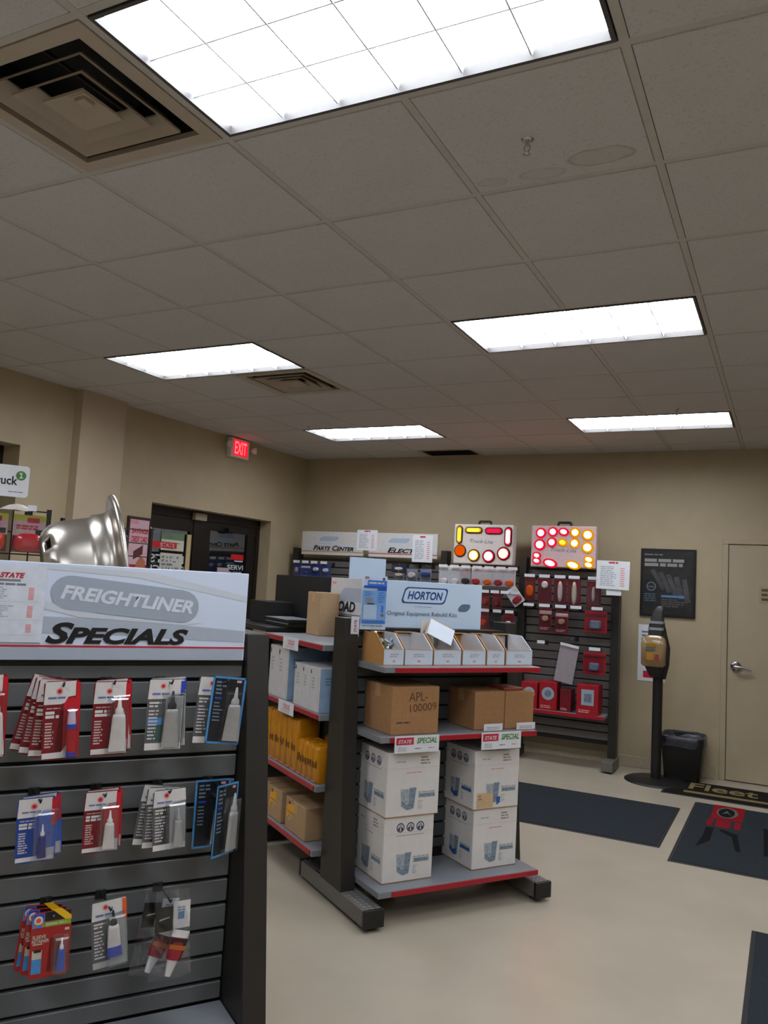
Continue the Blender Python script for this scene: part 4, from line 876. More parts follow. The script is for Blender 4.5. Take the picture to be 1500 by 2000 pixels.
# blue flyer clipped to the Horton sign
fl = thing('flyer', 'blue and white flyer sheet clipped on the left end of the Horton sign', 'flyer', put(GH, -.02, -.25, 1.312), GH.rz)
mb = MB(); P = []
for j in range(9):
    for i in range(2): P.append((i*.142, -.004*math.sin(PI*j/8)+.004*(j/8), .262*j/8))
mb.add(P, [(j*2, j*2+1, j*2+3, j*2+2) for j in range(8)], mat('flyer_paper', (198, 216, 240), .45)); o = mb.build('sheet', fl); sd = o.modifiers.new('thickness', 'SOLIDIFY'); sd.thickness = .0012; sd.offset = 1
FB = mat('flyer_blue', (54, 118, 210), .45); FB2 = mat('flyer_deep_blue', (20, 80, 180), .45); FB3 = mat('flyer_pale_blue', (120, 164, 220), .45)
mb = MB(); f = Face(mb, (0, -.0058, 0), (1, 0, 0), (0, 0, 1))
f.rect(.03, .205, .136, .24, FB, 1); f.rect(.008, .203, .136, .213, FB2, 2); f.rect(.085, .19, .136, .204, FB2, 2); f.lines(.035, .22, .13, .234, 1, CR['white'], 2, fill=.5, seed=2, ragged=.1)
f.rect(.005, .045, .136, .19, FB3, 1); f.rect(.012, .05, .085, .12, mat('flyer_pale', (176, 198, 224), .45), 2); f.rect(.03, .122, .07, .128, NINK, 3); f.rect(.02, .13, .06, .155, mat('flyer_photo', (130, 138, 146), .5), 2); f.lines(.015, .16, .07, .185, 3, FB, 2, fill=.5, seed=6)
f.lines(.09, .13, .132, .185, 5, FB, 2, fill=.5, seed=8); f.rect(.11, .085, .122, .118, FB, 2); f.disc(.117, .07, .008, mat('flyer_brown', (120, 98, 84), .5), 2); f.rect(.005, .03, .136, .042, FB, 1); f.rect(.012, .247, .035, .257, mat('flyer_rust', (170, 110, 110), .5), 1); f.disc(.118, .248, .008, mat('flyer_plum', (110, 76, 100), .5), 1); f.lines(.01, .014, .13, .024, 1, GINK, 1, fill=.4, seed=9, ragged=.1)
mb.build('print', fl)
MB().box(.06, .08, .0, .12, -.0, .006, CLEAR).build('clip', fl)
MB().box(.06, .08, -.004, .002, -.004, .02, CLEAR).build('clip', fl)

# tags and strips
def shelf_tag(name, label, loc, rotz, w_, h_, group, kind):
    t = thing(name, label, 'price tag', loc, rotz, group)
    MB().box(0, w_, -.0015, 0, -h_, .006, WHITE).build('tag_card', t)
    mb = MB(); f = Face(mb, (0, -.0015, -h_), (1, 0, 0), (0, 0, 1))
    if kind == 'big':
        f.rect(.008, h_*.52, w_*.42, h_*.98, mat('tag_crimson', (200, 36, 66), .5), 1)
        f.lines(w_*.08, h_*.1, w_*.28, h_*.4, 3, LINK, 1, seed=2, ragged=.1); f.lines(w_*.45, h_*.2, w_*.6, h_*.32, 1, GINK, 1, seed=5, ragged=.1); f.lines(w_*.76, h_*.2, w_*.9, h_*.34, 1, PINK, 1, seed=3, ragged=.1)
    elif kind == 'small':
        f.lines(w_*.2, h_*.1, w_*.8, h_*.38, 3, LINK, 1, fill=.4, seed=8, ragged=.2); f.rect(w_*.36, h_*.42, w_*.76, h_*.62, PINK, 1)
    else:
        f.lines(w_*.15, h_*.15, w_*.85, h_*.75, 2, LINK, 1, fill=.5, seed=8, ragged=.2)
    mb.build('print', t)
    if kind == 'big':
        txt(t, 'STATE', w_*.30, h_*.24, (w_*.225, -.003, -h_*.27), CR['white'], shear=.2, bold=.03); txt(t, 'SPECIAL', w_*.46, h_*.36, (w_*.72, -.003, -h_*.24), GRINK, shear=.2, bold=.02)
    elif kind == 'small': txt(t, 'STATE', w_*.44, h_*.14, (w_*.54, -.003, -h_*.24), RINK, shear=.2, bold=.02)
    return t
shelf_tag('price_card', 'red and green special card under the shelf edge on the left, above the white cartons', put(GH, .09, -.044, .828), GH.rz, .245, .072, 'special price cards', 'big')
shelf_tag('price_card', 'red and green special card under the shelf edge on the right, above the white cartons', put(GH, .585, -.044, .826), GH.rz, .245, .078, 'special price cards', 'big')
shelf_tag('shelf_tag', 'white price tag on the red edge of the highest shelf of the run', put(GH, -.1165, -.975, 1.214), GH.rz-PI/2, .215, .06, 'white tags on the shelf run', 'small')
shelf_tag('shelf_tag', 'white price tag on the red shelf edge under the white boxes', put(GH, -.1165, -.985, .869), GH.rz-PI/2, .215, .06, 'white tags on the shelf run', 'small')
pt2 = thing('post_tag', 'narrow upright white tag with red print on the upright by the flyer', 'price tag', put(GH, -.03, -.325, 1.268), GH.rz)
MB().box(0, .045, -.002, 0, 0, .10, WHITE).build('tag_card', pt2); txt(pt2, 'STATE', .06, .014, (.024, -.003, .055), RINK, (PI/2, -PI/2, 0), bold=.02)

# white filter cartons, two stacks of two
PICD = mat('filter_print_blue', (124, 140, 156), .6, noise=.3, scale=70); PICL = mat('filter_print_pale', (164, 172, 178), .6, noise=.25, scale=70); PICB = mat('filter_print_royal', (48, 92, 156), .6, noise=.2, scale=60)
def carton_art(f, W_, H_, kind, blue=False):
    if kind == 'dots':
        for k in range(3):
            u = W_*(.32+.20*k); v = H_*.83; f.disc(u, v, .0215, NINK, 1); f.disc(u, v, .0165, CARDW, 2); f.poly([(u-.012, v-.001), (u+.012, v-.001), (u+.005, v+.013), (u-.005, v+.013)], mat('dot_grey', (150, 154, 168), .6), 3)
            f.poly([(u-.0135, v-.010), (u-.003, v-.0155), (u-.003, v), (u-.0135, v)], NINK, 3); f.poly([(u+.0135, v-.010), (u+.003, v-.0155), (u+.003, v), (u+.0135, v)], NINK, 3)
        f.rect(W_*.24, H_*.705, W_*.80, H_*.712, GINK, 1)
    else:
        f.lines(W_*.16, H_*.83, W_*.34, H_*.87, 1, LINK, 1, seed=3, ragged=.1); f.lines(W_*.62, H_*.79, W_*.86, H_*.93, 3, mat('carton_brown_ink', (150, 136, 126), .6), 1, seed=6); f.lines(W_*.36, H_*.66, W_*.66, H_*.69, 1, PINK, 1, seed=5, ragged=.1)
    f.rect(0, H_*.745, W_, H_*.748, LINK, 1)
    # two filters side by side and a text block
    c1 = PICB if blue else PICD
    f.poly([(W_*.28, H_*.22), (W_*.42, H_*.20), (W_*.42, H_*.42), (W_*.26, H_*.43)], PICL, 1); f.poly([(W_*.42, H_*.10), (W_*.52, H_*.12), (W_*.56, H_*.44), (W_*.43, H_*.44)], PICD, 2)
    f.poly([(W_*.28, H_*.17), (W_*.4, H_*.10), (W_*.5, H_*.14), (W_*.5, H_*.22), (W_*.38, H_*.19), (W_*.29, H_*.25)], c1, 3)
    f.lines(W_*.60, H_*.27, W_*.93, H_*.38, 3, PICL, 1, fill=.6, seed=7, ragged=.1); f.rect(W_*.62, H_*.285, W_*.92, H_*.34, PICD if not blue else PICB, 2); f.lines(W_*.6, H_*.1, W_*.72, H_*.24, 5, LINK, 1, seed=9)
def carton(loc, rotz, W_, D_, H_, front, left, label, group, sticker=False, blue=False):
    t = thing('filter_carton', label, 'carton', loc, rotz, group)
    MB().box(0, W_, 0, D_, 0, H_-.001, CARDW).build('box_body', t, bevel=.004)
    mb = MB(); f = Face(mb, (0, -.0003, 0), (1, 0, 0), (0, 0, 1)); carton_art(f, W_, H_, front, False)
    if sticker: f.rect(W_*.07, H_*.03, W_*.42, H_*.27, mat('tan_sticker', (206, 176, 136), .6), 5); f.lines(W_*.1, H_*.15, W_*.2, H_*.25, 2, mat('sticker_ink', (160, 116, 70), .6), 6, seed=2); f.poly([(W_*.5, H_*.06), (W_*.58, H_*.1), (W_*.58, H_*.2), (W_*.5, H_*.2)], PICB, 6)
    f2 = Face(mb, (-.0003, D_, 0), (0, -1, 0), (0, 0, 1)); carton_art(f2, D_, H_, left, blue); mb.build('printed_art', t)
    mb = MB(); mb.box(W_/2-.001, W_/2+.001, 0, D_, H_-.0015, H_-.0005, CARD); mb.box(-.0008, W_+.0008, -.0008, D_+.0008, .001, .004, CARD); mb.build('flap_seam', t)
    return t
cg = 'white filter cartons on the bottom shelf'
carton(put(GH, .083, -.085, .1555), GH.rz, .272, .285, .298, 'dots', 'pic', 'lower white carton of the left stack with three dark round marks on its front', cg)
carton(put(GH, .080, -.078, .4542), GH.rz, .290, .30, .298, 'pic', 'dots', 'upper white carton of the left stack with round marks on its left side', cg)
carton(put(GH, .595, -.095, .1555), GH.rz, .272, .275, .290, 'pic', 'dots', 'lower white carton of the right stack', cg, blue=True)
carton(put(GH, .585, -.088, .4462), GH.rz, .278, .28, .288, 'pic', 'dots', 'upper white carton of the right stack with a tan sticker', cg, sticker=True, blue=True)
# brown cartons on the middle shelf
def brown(name, label, loc, rotz, W_, D_, H_, m_=CARD, group=None, seam=True):
    t = thing(name, label, 'box', loc, rotz, group)
    MB().box(0, W_, 0, D_, 0, H_, m_).build('box_body', t, bevel=.004)
    mb = MB(); mb.box(-.001, W_+.001, D_/2-.025, D_/2+.025, H_-.0006, H_+.0006, TAPE); mb.box(-.0007, .0002, D_/2-.025, D_/2+.025, H_-.06, H_, TAPE); mb.build('tape', t)
    MB().box(-.0005, W_+.0005, D_/2-.001, D_/2+.001, H_+.0004, H_+.0009, DARKB).build('flap_seam', t)
    return t
mk = mat('marker_ink', (96, 66, 40), .7)
b1 = brown('cardboard_box', 'brown cardboard box with handwritten letters on the middle shelf', put(GH, .088, -.085, .8305), GH.rz, .265, .285, .225)
txt(b1, 'APL-', .105, .042, (.145, -.0012, .178), mk, tilt=.04); txt(b1, '100009', .15, .036, (.175, -.0012, .128), mk, tilt=.06)
mb = MB(); f = Face(mb, (0, -.0004, 0), (1, 0, 0), (0, 0, 1)); f.lines(.03, .05, .11, .065, 1, mk, 1, fill=.5, seed=3, ragged=.1); mb.build('small_print', b1)
b2 = brown('cardboard_box', 'plain brown box beside the upright tag, left of the pair on the middle shelf', put(GH, .588, -.115, .8305), GH.rz, .187, .25, .192)
b3 = brown('cardboard_box', 'plain brown box at the right end of the middle shelf', put(GH, .777, -.112, .8305), GH.rz, .185, .25, .188)
t = thing('red_packet', 'thin faded red packet lying on top of the right brown box', 'packet', put(GH, .80, -.16, 1.0195), GH.rz); MB().box(0, .13, 0, .15, 0, .012, mat('faded_red_pack', (180, 92, 74), .5)).build('packet', t, bevel=.003)
for s, w_, lb in ((.615, .115, 'left white strip label standing before the brown boxes'), (.82, .12, 'right white strip label standing before the brown boxes')):
    shelf_tag('shelf_label', lb, put(GH, s, -.070, .862), GH.rz, w_, .028, 'white strip labels on the middle shelf', 'strip')

# white parts bins on the top shelf
BIND = mat('bin_board_inside', (186, 150, 104), .7, noise=.06); BINS = mat('bin_board_side', (190, 138, 80), .65, noise=.05)
def parts_bin(s0, wd, label):
    t = thing('parts_bin', label, 'bin', put(GH, s0, -.112, 1.1525), GH.rz, 'cardboard parts bins on the top shelf')
    D_, hf, hb, th = .228, .078, .148, .004
    MB().box(0, wd, 0, D_, 0, th, BIND).build('bottom', t)
    MB().box(0, wd, 0, th, th, hf, CARDBL).build('front_panel', t, bevel=.001)
    MB().box(th, wd-th, D_-th, D_, th, hb, BINS if s0 in (.048, .5) else CARDBL).build('rear_panel', t)
    for k, x in enumerate((0, wd-th)):
        side = [(th, th), (D_, th), (D_, hb), (D_*.45, hb), (D_*.40, hb-.002), (th, hf)]
        MB().prism([(x, y, z) for y, z in side], (th, 0, 0), BINS if k == 0 else CARDBL).build('side_panel', t)
    MB().box(wd*.35, wd-th, D_-.03, D_-.004, hb-.004, hb, BIND).build('rear_flap', t)
    mb = MB(); f = Face(mb, (0, -.0003, 0), (1, 0, 0), (0, 0, 1)); f.lines(wd*.3, hf*.5, wd*.72, hf*.75, 2, LINK, 1, seed=int(wd*1000), ragged=.2); f.rect(wd*.44, hf*.2, wd*.56, hf*.32, PINK, 1); f.rect(0, hf-.003, wd, hf, BIND, 1); mb.build('printed_label', t)
    return t
BS = [(.048, .108, 'leftmost white parts bin, full of small silver parts'), (.164, .156, 'second parts bin from the left, its white inner wall showing'), (.330, .158, 'third parts bin from the left, under the loose white lid'),
      (.500, .138, 'fourth parts bin from the left, beside the narrow one'), (.650, .108, 'fifth and narrowest of the parts bins on the right'), (.772, .168, 'rightmost and widest parts bin on the top shelf')]
for bs in BS: parts_bin(*bs)
r_ = random.Random(11)
PB = mat('zinc_parts', (176, 190, 206), .3, .5); PBD = mat('dark_blue_parts', (44, 52, 74), .4); PG2 = mat('brass_parts', (206, 198, 130), .35, .3)
for k in range(16):
    x, y = .068+.07*((k*7) % 5)/4, .035+.11*(k//5)/3+r_.uniform(-.006, .006); m_ = (PB, PBD, PB, PG2)[k % 4] if k > 2 else PG2
    t = thing('small_part', 'small loose %s heaped in the leftmost parts bin' % {PB: 'silver bolt', PBD: 'dark blue bolt', PG2: 'brass coloured bolt'}[m_], 'part', put(GH, x, -.112-y, 1.180+.030*(k//5)+.016), GH.rz, {PB: 'silver bolts', PBD: 'dark blue bolts', PG2: 'brass coloured bolts'}[m_]+' in the leftmost bin', rot=(r_.uniform(-.9, .9), r_.uniform(-.9, .9), r_.uniform(0, 3)))
    mb = MB(); mb.tube((-.022, 0, 0), (.014, 0, 0), .007, .007, m_, 8); mb.tube((.014, 0, 0), (.022, 0, 0), .011, .011, m_, 6); mb.build('bolt_shank', t)
lid = thing('loose_lid', 'loose white cardboard lid tilted across the bins in front of the Horton sign', 'lid', put(GH, .425, -.205, 1.305), GH.rz)
lid.rotation_euler = (Matrix.Rotation(GH.rz, 3, 'Z') @ Matrix.Rotation(math.radians(52), 3, 'X') @ Matrix.Rotation(math.radians(-32), 3, 'Z')).to_euler()
MB().box(-.07, .065, -.05, .055, 0, .004, CARDBL).build('lid_panel', lid, bevel=.001); MB().box(-.07, .065, .055, .059, -.035, .004, BINS).build('lid_rim', lid); MB().box(-.074, -.07, -.05, .055, -.035, .004, mat('lid_warm_white', (220, 214, 204), .6)).build('lid_rim', lid)
ld2 = thing('bin_insert', 'white printed card standing up in the third parts bin', 'card', put(GH, .352, -.285, 1.235), GH.rz+.1); MB().box(0, .085, 0, .004, 0, .125, mat('lid_warm_white', (220, 214, 204), .6)).build('card_sheet', ld2)
mb = MB(); f = Face(mb, (0, -.0003, 0), (1, 0, 0), (0, 0, 1)); f.lines(.015, .06, .07, .08, 1, PINK, 1, seed=4, ragged=.1); mb.build('print', ld2)
t = thing('green_clip', 'small green clip lying behind the second parts bin', 'clip', put(GH, .30, -.30, 1.300), GH.rz); MB().box(-.02, .02, -.01, .01, 0, .012, mat('green_plastic', (90, 160, 70), .4)).build('clip_body', t, bevel=.003)
t.location = put(GH, .285, -.445, 1.302)

# goods on the shelf run ---------------------------------------------
LBX = mat('white_pale_box', (206, 204, 204), .55, noise=.06, scale=30); BLUS = mat('pale_blue_print_side', (150, 178, 206), .5, noise=.12, scale=18)
def endbox(label, t0, t1, h, n):
    """white box: front faces left (local -x), its near side (local -y) printed pale blue"""
    t = thing('white_box', label, 'box', put(GH, -.098, t1, .8705), GH.rz, 'white boxes on the shelf run'); D_ = t1-t0
    MB().box(0, .25, 0, D_, 0, h, LBX).build('box_body', t, bevel=.003)
    mb = MB(); f = Face(mb, (-.0003, D_, 0), (0, -1, 0), (0, 0, 1))
    for k in range(n):
        u = D_*(.03+.92*k/n); f.rect(u, h*.84, u+.012, h*.93, DARKB, 1); f.lines(u+.02, h*.5, u+.06, h*.78, 4, LINK, 1, seed=k+3, ragged=.2); f.lines(u+.01, h*.1, u+.06, h*.45, 5, SGREY3, 1, seed=k+9)
        f.rect(u+D_/n*.93, h*.02, u+D_/n*.95, h*.98, SGREY, 1)
    f2 = Face(mb, (0, -.0003, 0), (1, 0, 0), (0, 0, 1)); f2.rect(.002, .002, .248, h-.002, BLUS, 1); f2.poly([(.12, .03), (.22, .02), (.23, .09), (.16, .1)], SBINK, 2); f2.lines(.03, h*.6, .12, h*.8, 3, SBINK, 2, seed=6); mb.build('printed_art', t)
    return t
endbox('taller white box at the far end of the shelf run', -1.205, -.925, .285, 2)
endbox('shorter white box with a pale blue side near the end of the shelf run', -.83, -.50, .222, 3)
def ypack(t0, h, s, label, group, w_=.072, txtrow=0):
    t = thing('yellow_pack', label, 'pack', put(GH, s, t0, .5225), GH.rz, group)
    mb = MB(); sec = lambda a, b_, z: [Vector((.065+a*math.copysign(abs(math.cos(q))**.3, math.cos(q)), w_/2+b_*math.copysign(abs(math.sin(q))**.3, math.sin(q)), z)) for q in [2*PI*i/20 for i in range(20)]]
    mb.loft([sec(.06, w_/2-.003, 0), sec(.065, w_/2-.0005, .008), sec(.065, w_/2-.0005, h-.018), sec(.06, w_/2-.006, h-.006), sec(.045, w_/2-.016, h)], YEL); mb.build('pack_body', t)
    mb = MB(); f = Face(mb, (-.0010, w_, 0), (0, -1, 0), (0, 0, 1)); r_ = random.Random(txtrow)
    y0 = h*(.36 if h > .18 else .25)
    for k in range(3): u = .012+k*.019; f.rect(u, y0+r_.uniform(0, .012), u+.009, y0+.04+r_.uniform(-.01, .01), INK, 1)
    f.rect(.01, .006, w_-.01, .012, PINK, 1); mb.build('black_print', t)
    mb = MB(); mb.tube((.065, w_/2, h-.001), (.065, w_/2, h+.003), .012, .012, YEL, 10); mb.build('crimp', t)
for k in range(6): ypack(-.762-.080*k, .272, -.09, '%s tall yellow pack in the front row, counted from the short ones' % ordn(k), 'tall yellow packs', w_=.079, txtrow=k)
for k in range(4): ypack(-.495-.065*k, .182, -.09, '%s short yellow pack in the front row, counted from the near end' % ordn(k), 'short yellow packs', w_=.064, txtrow=k+10)
for k in range(3): ypack(-.50-.080*k, .20, .055, '%s yellow pack in the back row behind the short ones, from the near end' % ordn(k), 'rear yellow packs', w_=.078, txtrow=k+20)
for k, (t1, dd, h) in enumerate(((-.592, .265, .165), (-.92, .19, .168), (-1.12, .12, .17))):
    b = brown('cardboard_box', ('nearest tan box with a yellow label on the lowest end shelf', 'middle tan box with a yellow label on the lowest end shelf', 'far tan box with a yellow label on the lowest shelf of the run')[k], put(GH, -.09, t1, .2135), GH.rz, .28, dd, h, CARD2, 'tan boxes on the lowest shelf of the run')
    mb = MB(); f = Face(mb, (-.0008, dd, 0), (0, -1, 0), (0, 0, 1)); a = min(.02, dd*.1); f.poly([(a, h*.62), (a+min(.1, dd*.75), h*.62), (a+min(.1, dd*.75), h*.86), (a+.02, h*.86)], YLAB, 1); f.poly([(a, h*.3), (a+min(.03, dd*.3), h*.5), (a+min(.1, dd*.8), h*.45), (a+min(.1, dd*.8), h*.52), (a, h*.58)], YLAB, 1); f.disc(a+min(.055, dd*.5), h*.4, .011, LINK, 2, .009); f.disc(a+min(.035, dd*.4), h*.86, .012, CR['dark'], 2, .008); mb.build('yellow_label', b, label='yellow printed label')
bb = brown('cardboard_box', 'tall brown box standing on the highest shelf of the run below the Road sign', put(GH, .13, -1.06, 1.2155), GH.rz, .128, .175, .252, CARD2)
# black goods on the far bay
for k, (x, t_, w_, d_, h, z, lb) in enumerate(((.05, -1.32, .20, .40, .024, 1.2405, 'flat black box lying on the far black shelf, lowest'), (.05, -1.32, .19, .40, .024, 1.2652, 'flat black box with a pale edge lying on the far black shelf, on top'), (.06, -1.75, .20, .30, .14, 1.2405, 'tall black box at the far end of the black shelf'))):
    t = thing('black_box', lb, 'box', put(GH, x, t_, z), GH.rz, 'black boxes on the far shelf'); MB().box(0, w_, 0, d_, 0, h, DARKB).build('box_body', t, bevel=.004); MB().box(-.001, w_, .01, d_-.01, h-.004, h+.001, SHELFM if k < 2 else BLACKP).build('lid_edge', t)
t = thing('chrome_part', 'shiny chrome part lying on the floor below the far end of the shelf run', 'part', put(GH, .0, -1.44, 0), GH.rz)
MB().path([(-.06, 0, .03), (0, -.02, .045), (.08, .01, .03)], .026, CHROME, 10).build('bent_pipe', t); MB().tube((-.065, 0, .03), (-.09, .01, .028), .034, .034, CHROME, 12).build('flange', t)

# ================================================================== BACK WALL FIXTURE
FB_Y = 5.64
bg = thing('slatwall_gondola', 'long dark slatwall fixture along the back wall below the signs and lamp boards', 'display shelf', (0, FB_Y, 0), 0)
XS = [-3.26, -2.385, -1.50, -.682, .192]
for k in range(4):
    x0, x1 = XS[k]+.035, XS[k+1]-.035
    slat_rows(bg, x0, x1, .22, 1.755, .92, SLATB, pitch=.0762)
    MB().box(x0, x1, .016, .05, .2, 1.77, DARKB).build('back_board', bg); MB().box(x0, x1, -.006, .055, 1.755, 1.772, POSTM).build('top_rail', bg)
for k, x in enumerate(XS):
    zt_ = (1.88, 1.80, 1.90, 1.865, 1.64)[k]
    MB().box(x-.034, x+.034, -.055 if k != 4 else -.06, .06, .09, zt_, POSTM).build('upright', bg, bevel=.004)
    MB().box(x-.05, x+.05, -.24, .06, .015, .10, FOOTM if k == 4 else POSTM).build('base_foot', bg, bevel=.005)
for k in range(4):
    x0, x1 = XS[k]+.036, XS[k+1]-.036
    o = MB().box(x0, x1, -.23, -.002, .452, .478, SHELFM).build('shelf', bg, bevel=.003); MB().box(x0, x1, -.238, -.229, .45, .477, REDR).build('price_rail', o, label='red price rail')
# header signs
def bhead(x0, x1, label, word, ww, wx, stripe):
    t = thing('header_sign', label, 'sign', (x0, 5.585, 1.812), 0, None); W_ = x1-x0; H_ = .252
    MB().box(0, W_, 0, .03, 0, H_, mat('back_sign_white', (206, 202, 198), .4)).build('sign_board', t, bevel=.002)
    mb = MB(); f = Face(mb, (0, -.0003, 0), (1, 0, 0), (0, 0, 1)); f.rect(0, .03, W_, .042, stripe, 1)
    f.pill(W_*.26, .135, W_*.62, .215, SGREY3, 1, .03); f.pill(W_*.3, .15, W_*.6, .2, SGREY, 2, .02); f.poly([(W_*.05, .11), (W_*.7, .125), (W_, .1), (W_, .08), (W_*.6, .1), (W_*.05, .095)], SGREY3, 1); mb.build('printed_shapes', t)
    txt(t, word, ww, .056, (wx, -.002, .075), INK, shear=.3, bold=.03, caps=True); return t
bhead(-3.185, -2.425, 'white header sign reading Parts Center above the back fixture', 'Parts Center', .50, .40, mat('ochre_stripe', (176, 150, 110), .5))
bhead(-2.355, -1.575, 'white header sign reading Electri above the back fixture, partly under a price list', 'Electri', .40, .42, mat('rose_stripe', (176, 96, 100), .5))
def plist(x0, z0, w_, h_, y, label, rot=0.0):
    t = thing('price_sheet', label, 'price sheet', (x0, y, z0), 0, None, rot=(0, rot, 0))
    MB().box(0, w_, 0, .002, 0, h_, WHITE).build('sheet', t); mb = MB(); f = Face(mb, (0, 0, 0), (1, 0, 0), (0, 0, 1))
    f.lines(w_*.36, h_*.90, w_*.66, h_*.97, 1, RINK, 1, fill=.8, seed=2, ragged=.05); f.lines(w_*.12, h_*.1, w_*.6, h_*.82, 11, LINK, 1, fill=.5, seed=5, ragged=.25); f.lines(w_*.72, h_*.1, w_*.86, h_*.78, 9, PINK, 1, fill=.45, seed=6, ragged=.1); mb.build('printed_lines', t); return t
plist(-2.50, 1.875, .24, .215, 5.582, 'white price list between the Parts Center and Electri signs')
plist(-1.85, 1.775, .225, .275, 5.582, 'white price list over the right part of the Electri sign')
# illuminated lamp boards
EMR = emit('lit_red', (1.0, .10, .11), 10.0); EMR2 = emit('red_lens_rim', (1.0, .01, .05), .75); EMA = emit('lit_amber', (1.0, .52, .035), 2.4); EMAH = emit('lit_amber_hot', (1.0, .55, .12), 8.0); EMA2 = emit('amber_lens_rim', (1.0, .36, .0), .8); EMO = emit('dim_orange', (.75, .085, .0), 1.0)
EMRM = emit('red_mid', (1.0, .02, .10), .85)
GROM = mat('rubber_grommet', (20, 16, 16), .6)
def board(x0, label, face_rgb, name):
    t = thing('lamp_board', label, 'lamp board', (x0, 5.545, 1.775), 0, 'lit lamp boards on the back fixture')
    MB().box(0, .61, 0, .11, 0, .392, mat('board_face_'+name, face_rgb, .45)).build('board', t, bevel=.012, seg=3)
    MB().path([(.24, .05, .38), (.245, .05, .425), (.36, .05, .425), (.365, .05, .38)], .012, POSTM, 8).build('handle', t); return t
def lampf(t, u, v, ru, rv, lit, rim, grom=True, pill=False, tilt=0.0):
    """one lamp: rubber grommet, coloured lens rim, lit lens"""
    def shape(a, b_, y):
        n = 24; out = []
        for i in range(n):
            q = 2*PI*i/n; c, s = math.cos(q), math.sin(q)
            if pill:
                L = abs(a-b_); r_ = min(a, b_)
                x = r_*c+(math.copysign(L, c) if a > b_ else 0); z = r_*s+(math.copysign(L, s) if b_ > a else 0)
            else: x, z = a*c, b_*s
            out.append(Vector((x*math.cos(tilt)-z*math.sin(tilt), y, x*math.sin(tilt)+z*math.cos(tilt))))
        return out
    g = .010
    o = MB().loft([shape(ru+g, rv+g, 0), shape(ru+g, rv+g, -.008), shape(ru+.003, rv+.003, -.010)], GROM if grom else rim).build('lamp', t, loc=(u, 0, v))
    MB().loft([shape(ru, rv, -.009), shape(ru, rv, -.014), shape(ru*.86, rv*.86, -.017)], rim).build('lens_rim', o)
    MB().loft([shape(ru*.84, rv*.84, -.0165), shape(ru*.6, rv*.6, -.021)], lit).build('lit_lens', o)
B1 = board(-1.385, 'white lamp board on the left with bars and round lamps lit amber and red', (228, 218, 212), 'one')
q = lambda px, pz: ((px-55)/548*.61, (478-pz)/400*.392)
for px, pz, a, b_, lit, rim, pill in ((108, 185, .022, .08, EMA, EMA2, True), (240, 137, .08, .022, EMA, EMA2, True), (425, 141, .08, .024, EMRM, EMR2, True), (558, 195, .028, .085, EMR, EMR2, True),
                                      (120, 347, .052, .052, EMO, EMO, False), (250, 390, .052, .052, EMAH, EMA2, False), (388, 393, .054, .054, EMR, EMR2, False), (522, 362, .056, .056, EMAH, EMR2, False)):
    u, v = q(px, pz); lampf(B1, u, v, a, b_, lit, rim, True, pill)
txt(B1, 'Truck-Lite', .24, .035, (.29, -.0005, .225), GINK, shear=.3, bold=.01, tilt=-.04)
B2 = board(-.598, 'white lamp board on the right with two rows of oval lamps lit red and amber', (216, 188, 188), 'two')  # pinkish face colour carries the glow of the red lamps
q = lambda px, pz: ((px-808)/600*.61, (492-pz)/400*.392)
for px, pz, a, b_, lit, rim in ((900, 165, .04, .04, EMR, EMR2), (1012, 152, .037, .036, EMR, EMR2), (1112, 150, .04, .028, EMR, EMR2), (1218, 155, .037, .036, EMAH, EMA2), (1333, 175, .045, .042, EMAH, EMA2),
                                (893, 278, .045, .044, EMR, EMR2), (1005, 252, .036, .036, EMR, EMR2), (1105, 252, .036, .026, EMA, EMA2), (1215, 257, .037, .036, EMAH, EMA2), (1333, 293, .045, .042, EMAH, EMA2),
                                (868, 383, .032, .024, EMR, EMR2), (868, 434, .034, .022, EMR, EMR2), (995, 453, .06, .032, EMR, EMR2), (1207, 463, .06, .03, EMAH, EMA2), (1348, 405, .038, .024, EMAH, EMA2), (1348, 456, .038, .023, EMAH, EMA2)):
    u, v = q(px, pz); lampf(B2, u, v, a, b_, lit, rim, False, False, -.25)
txt(B2, 'Truck-Lite', .24, .035, (.31, -.0005, .165), GINK, shear=.3, bold=.01, tilt=-.04)
plist(.06, 1.60, .285, .25, 5.36, 'white price list tilted on a holder at the right end of the back fixture', math.radians(1))
t = thing('sheet_holder', 'white holder plate under the price list at the right end of the back fixture', 'holder', (.15, 5.37, 1.545), 0); MB().box(0, .13, 0, .004, 0, .07, WHITE).build('plate', t); MB().path([(.065, .004, .04), (.065, .27, .04)], .006, BLACKP, 6).build('arm', t)

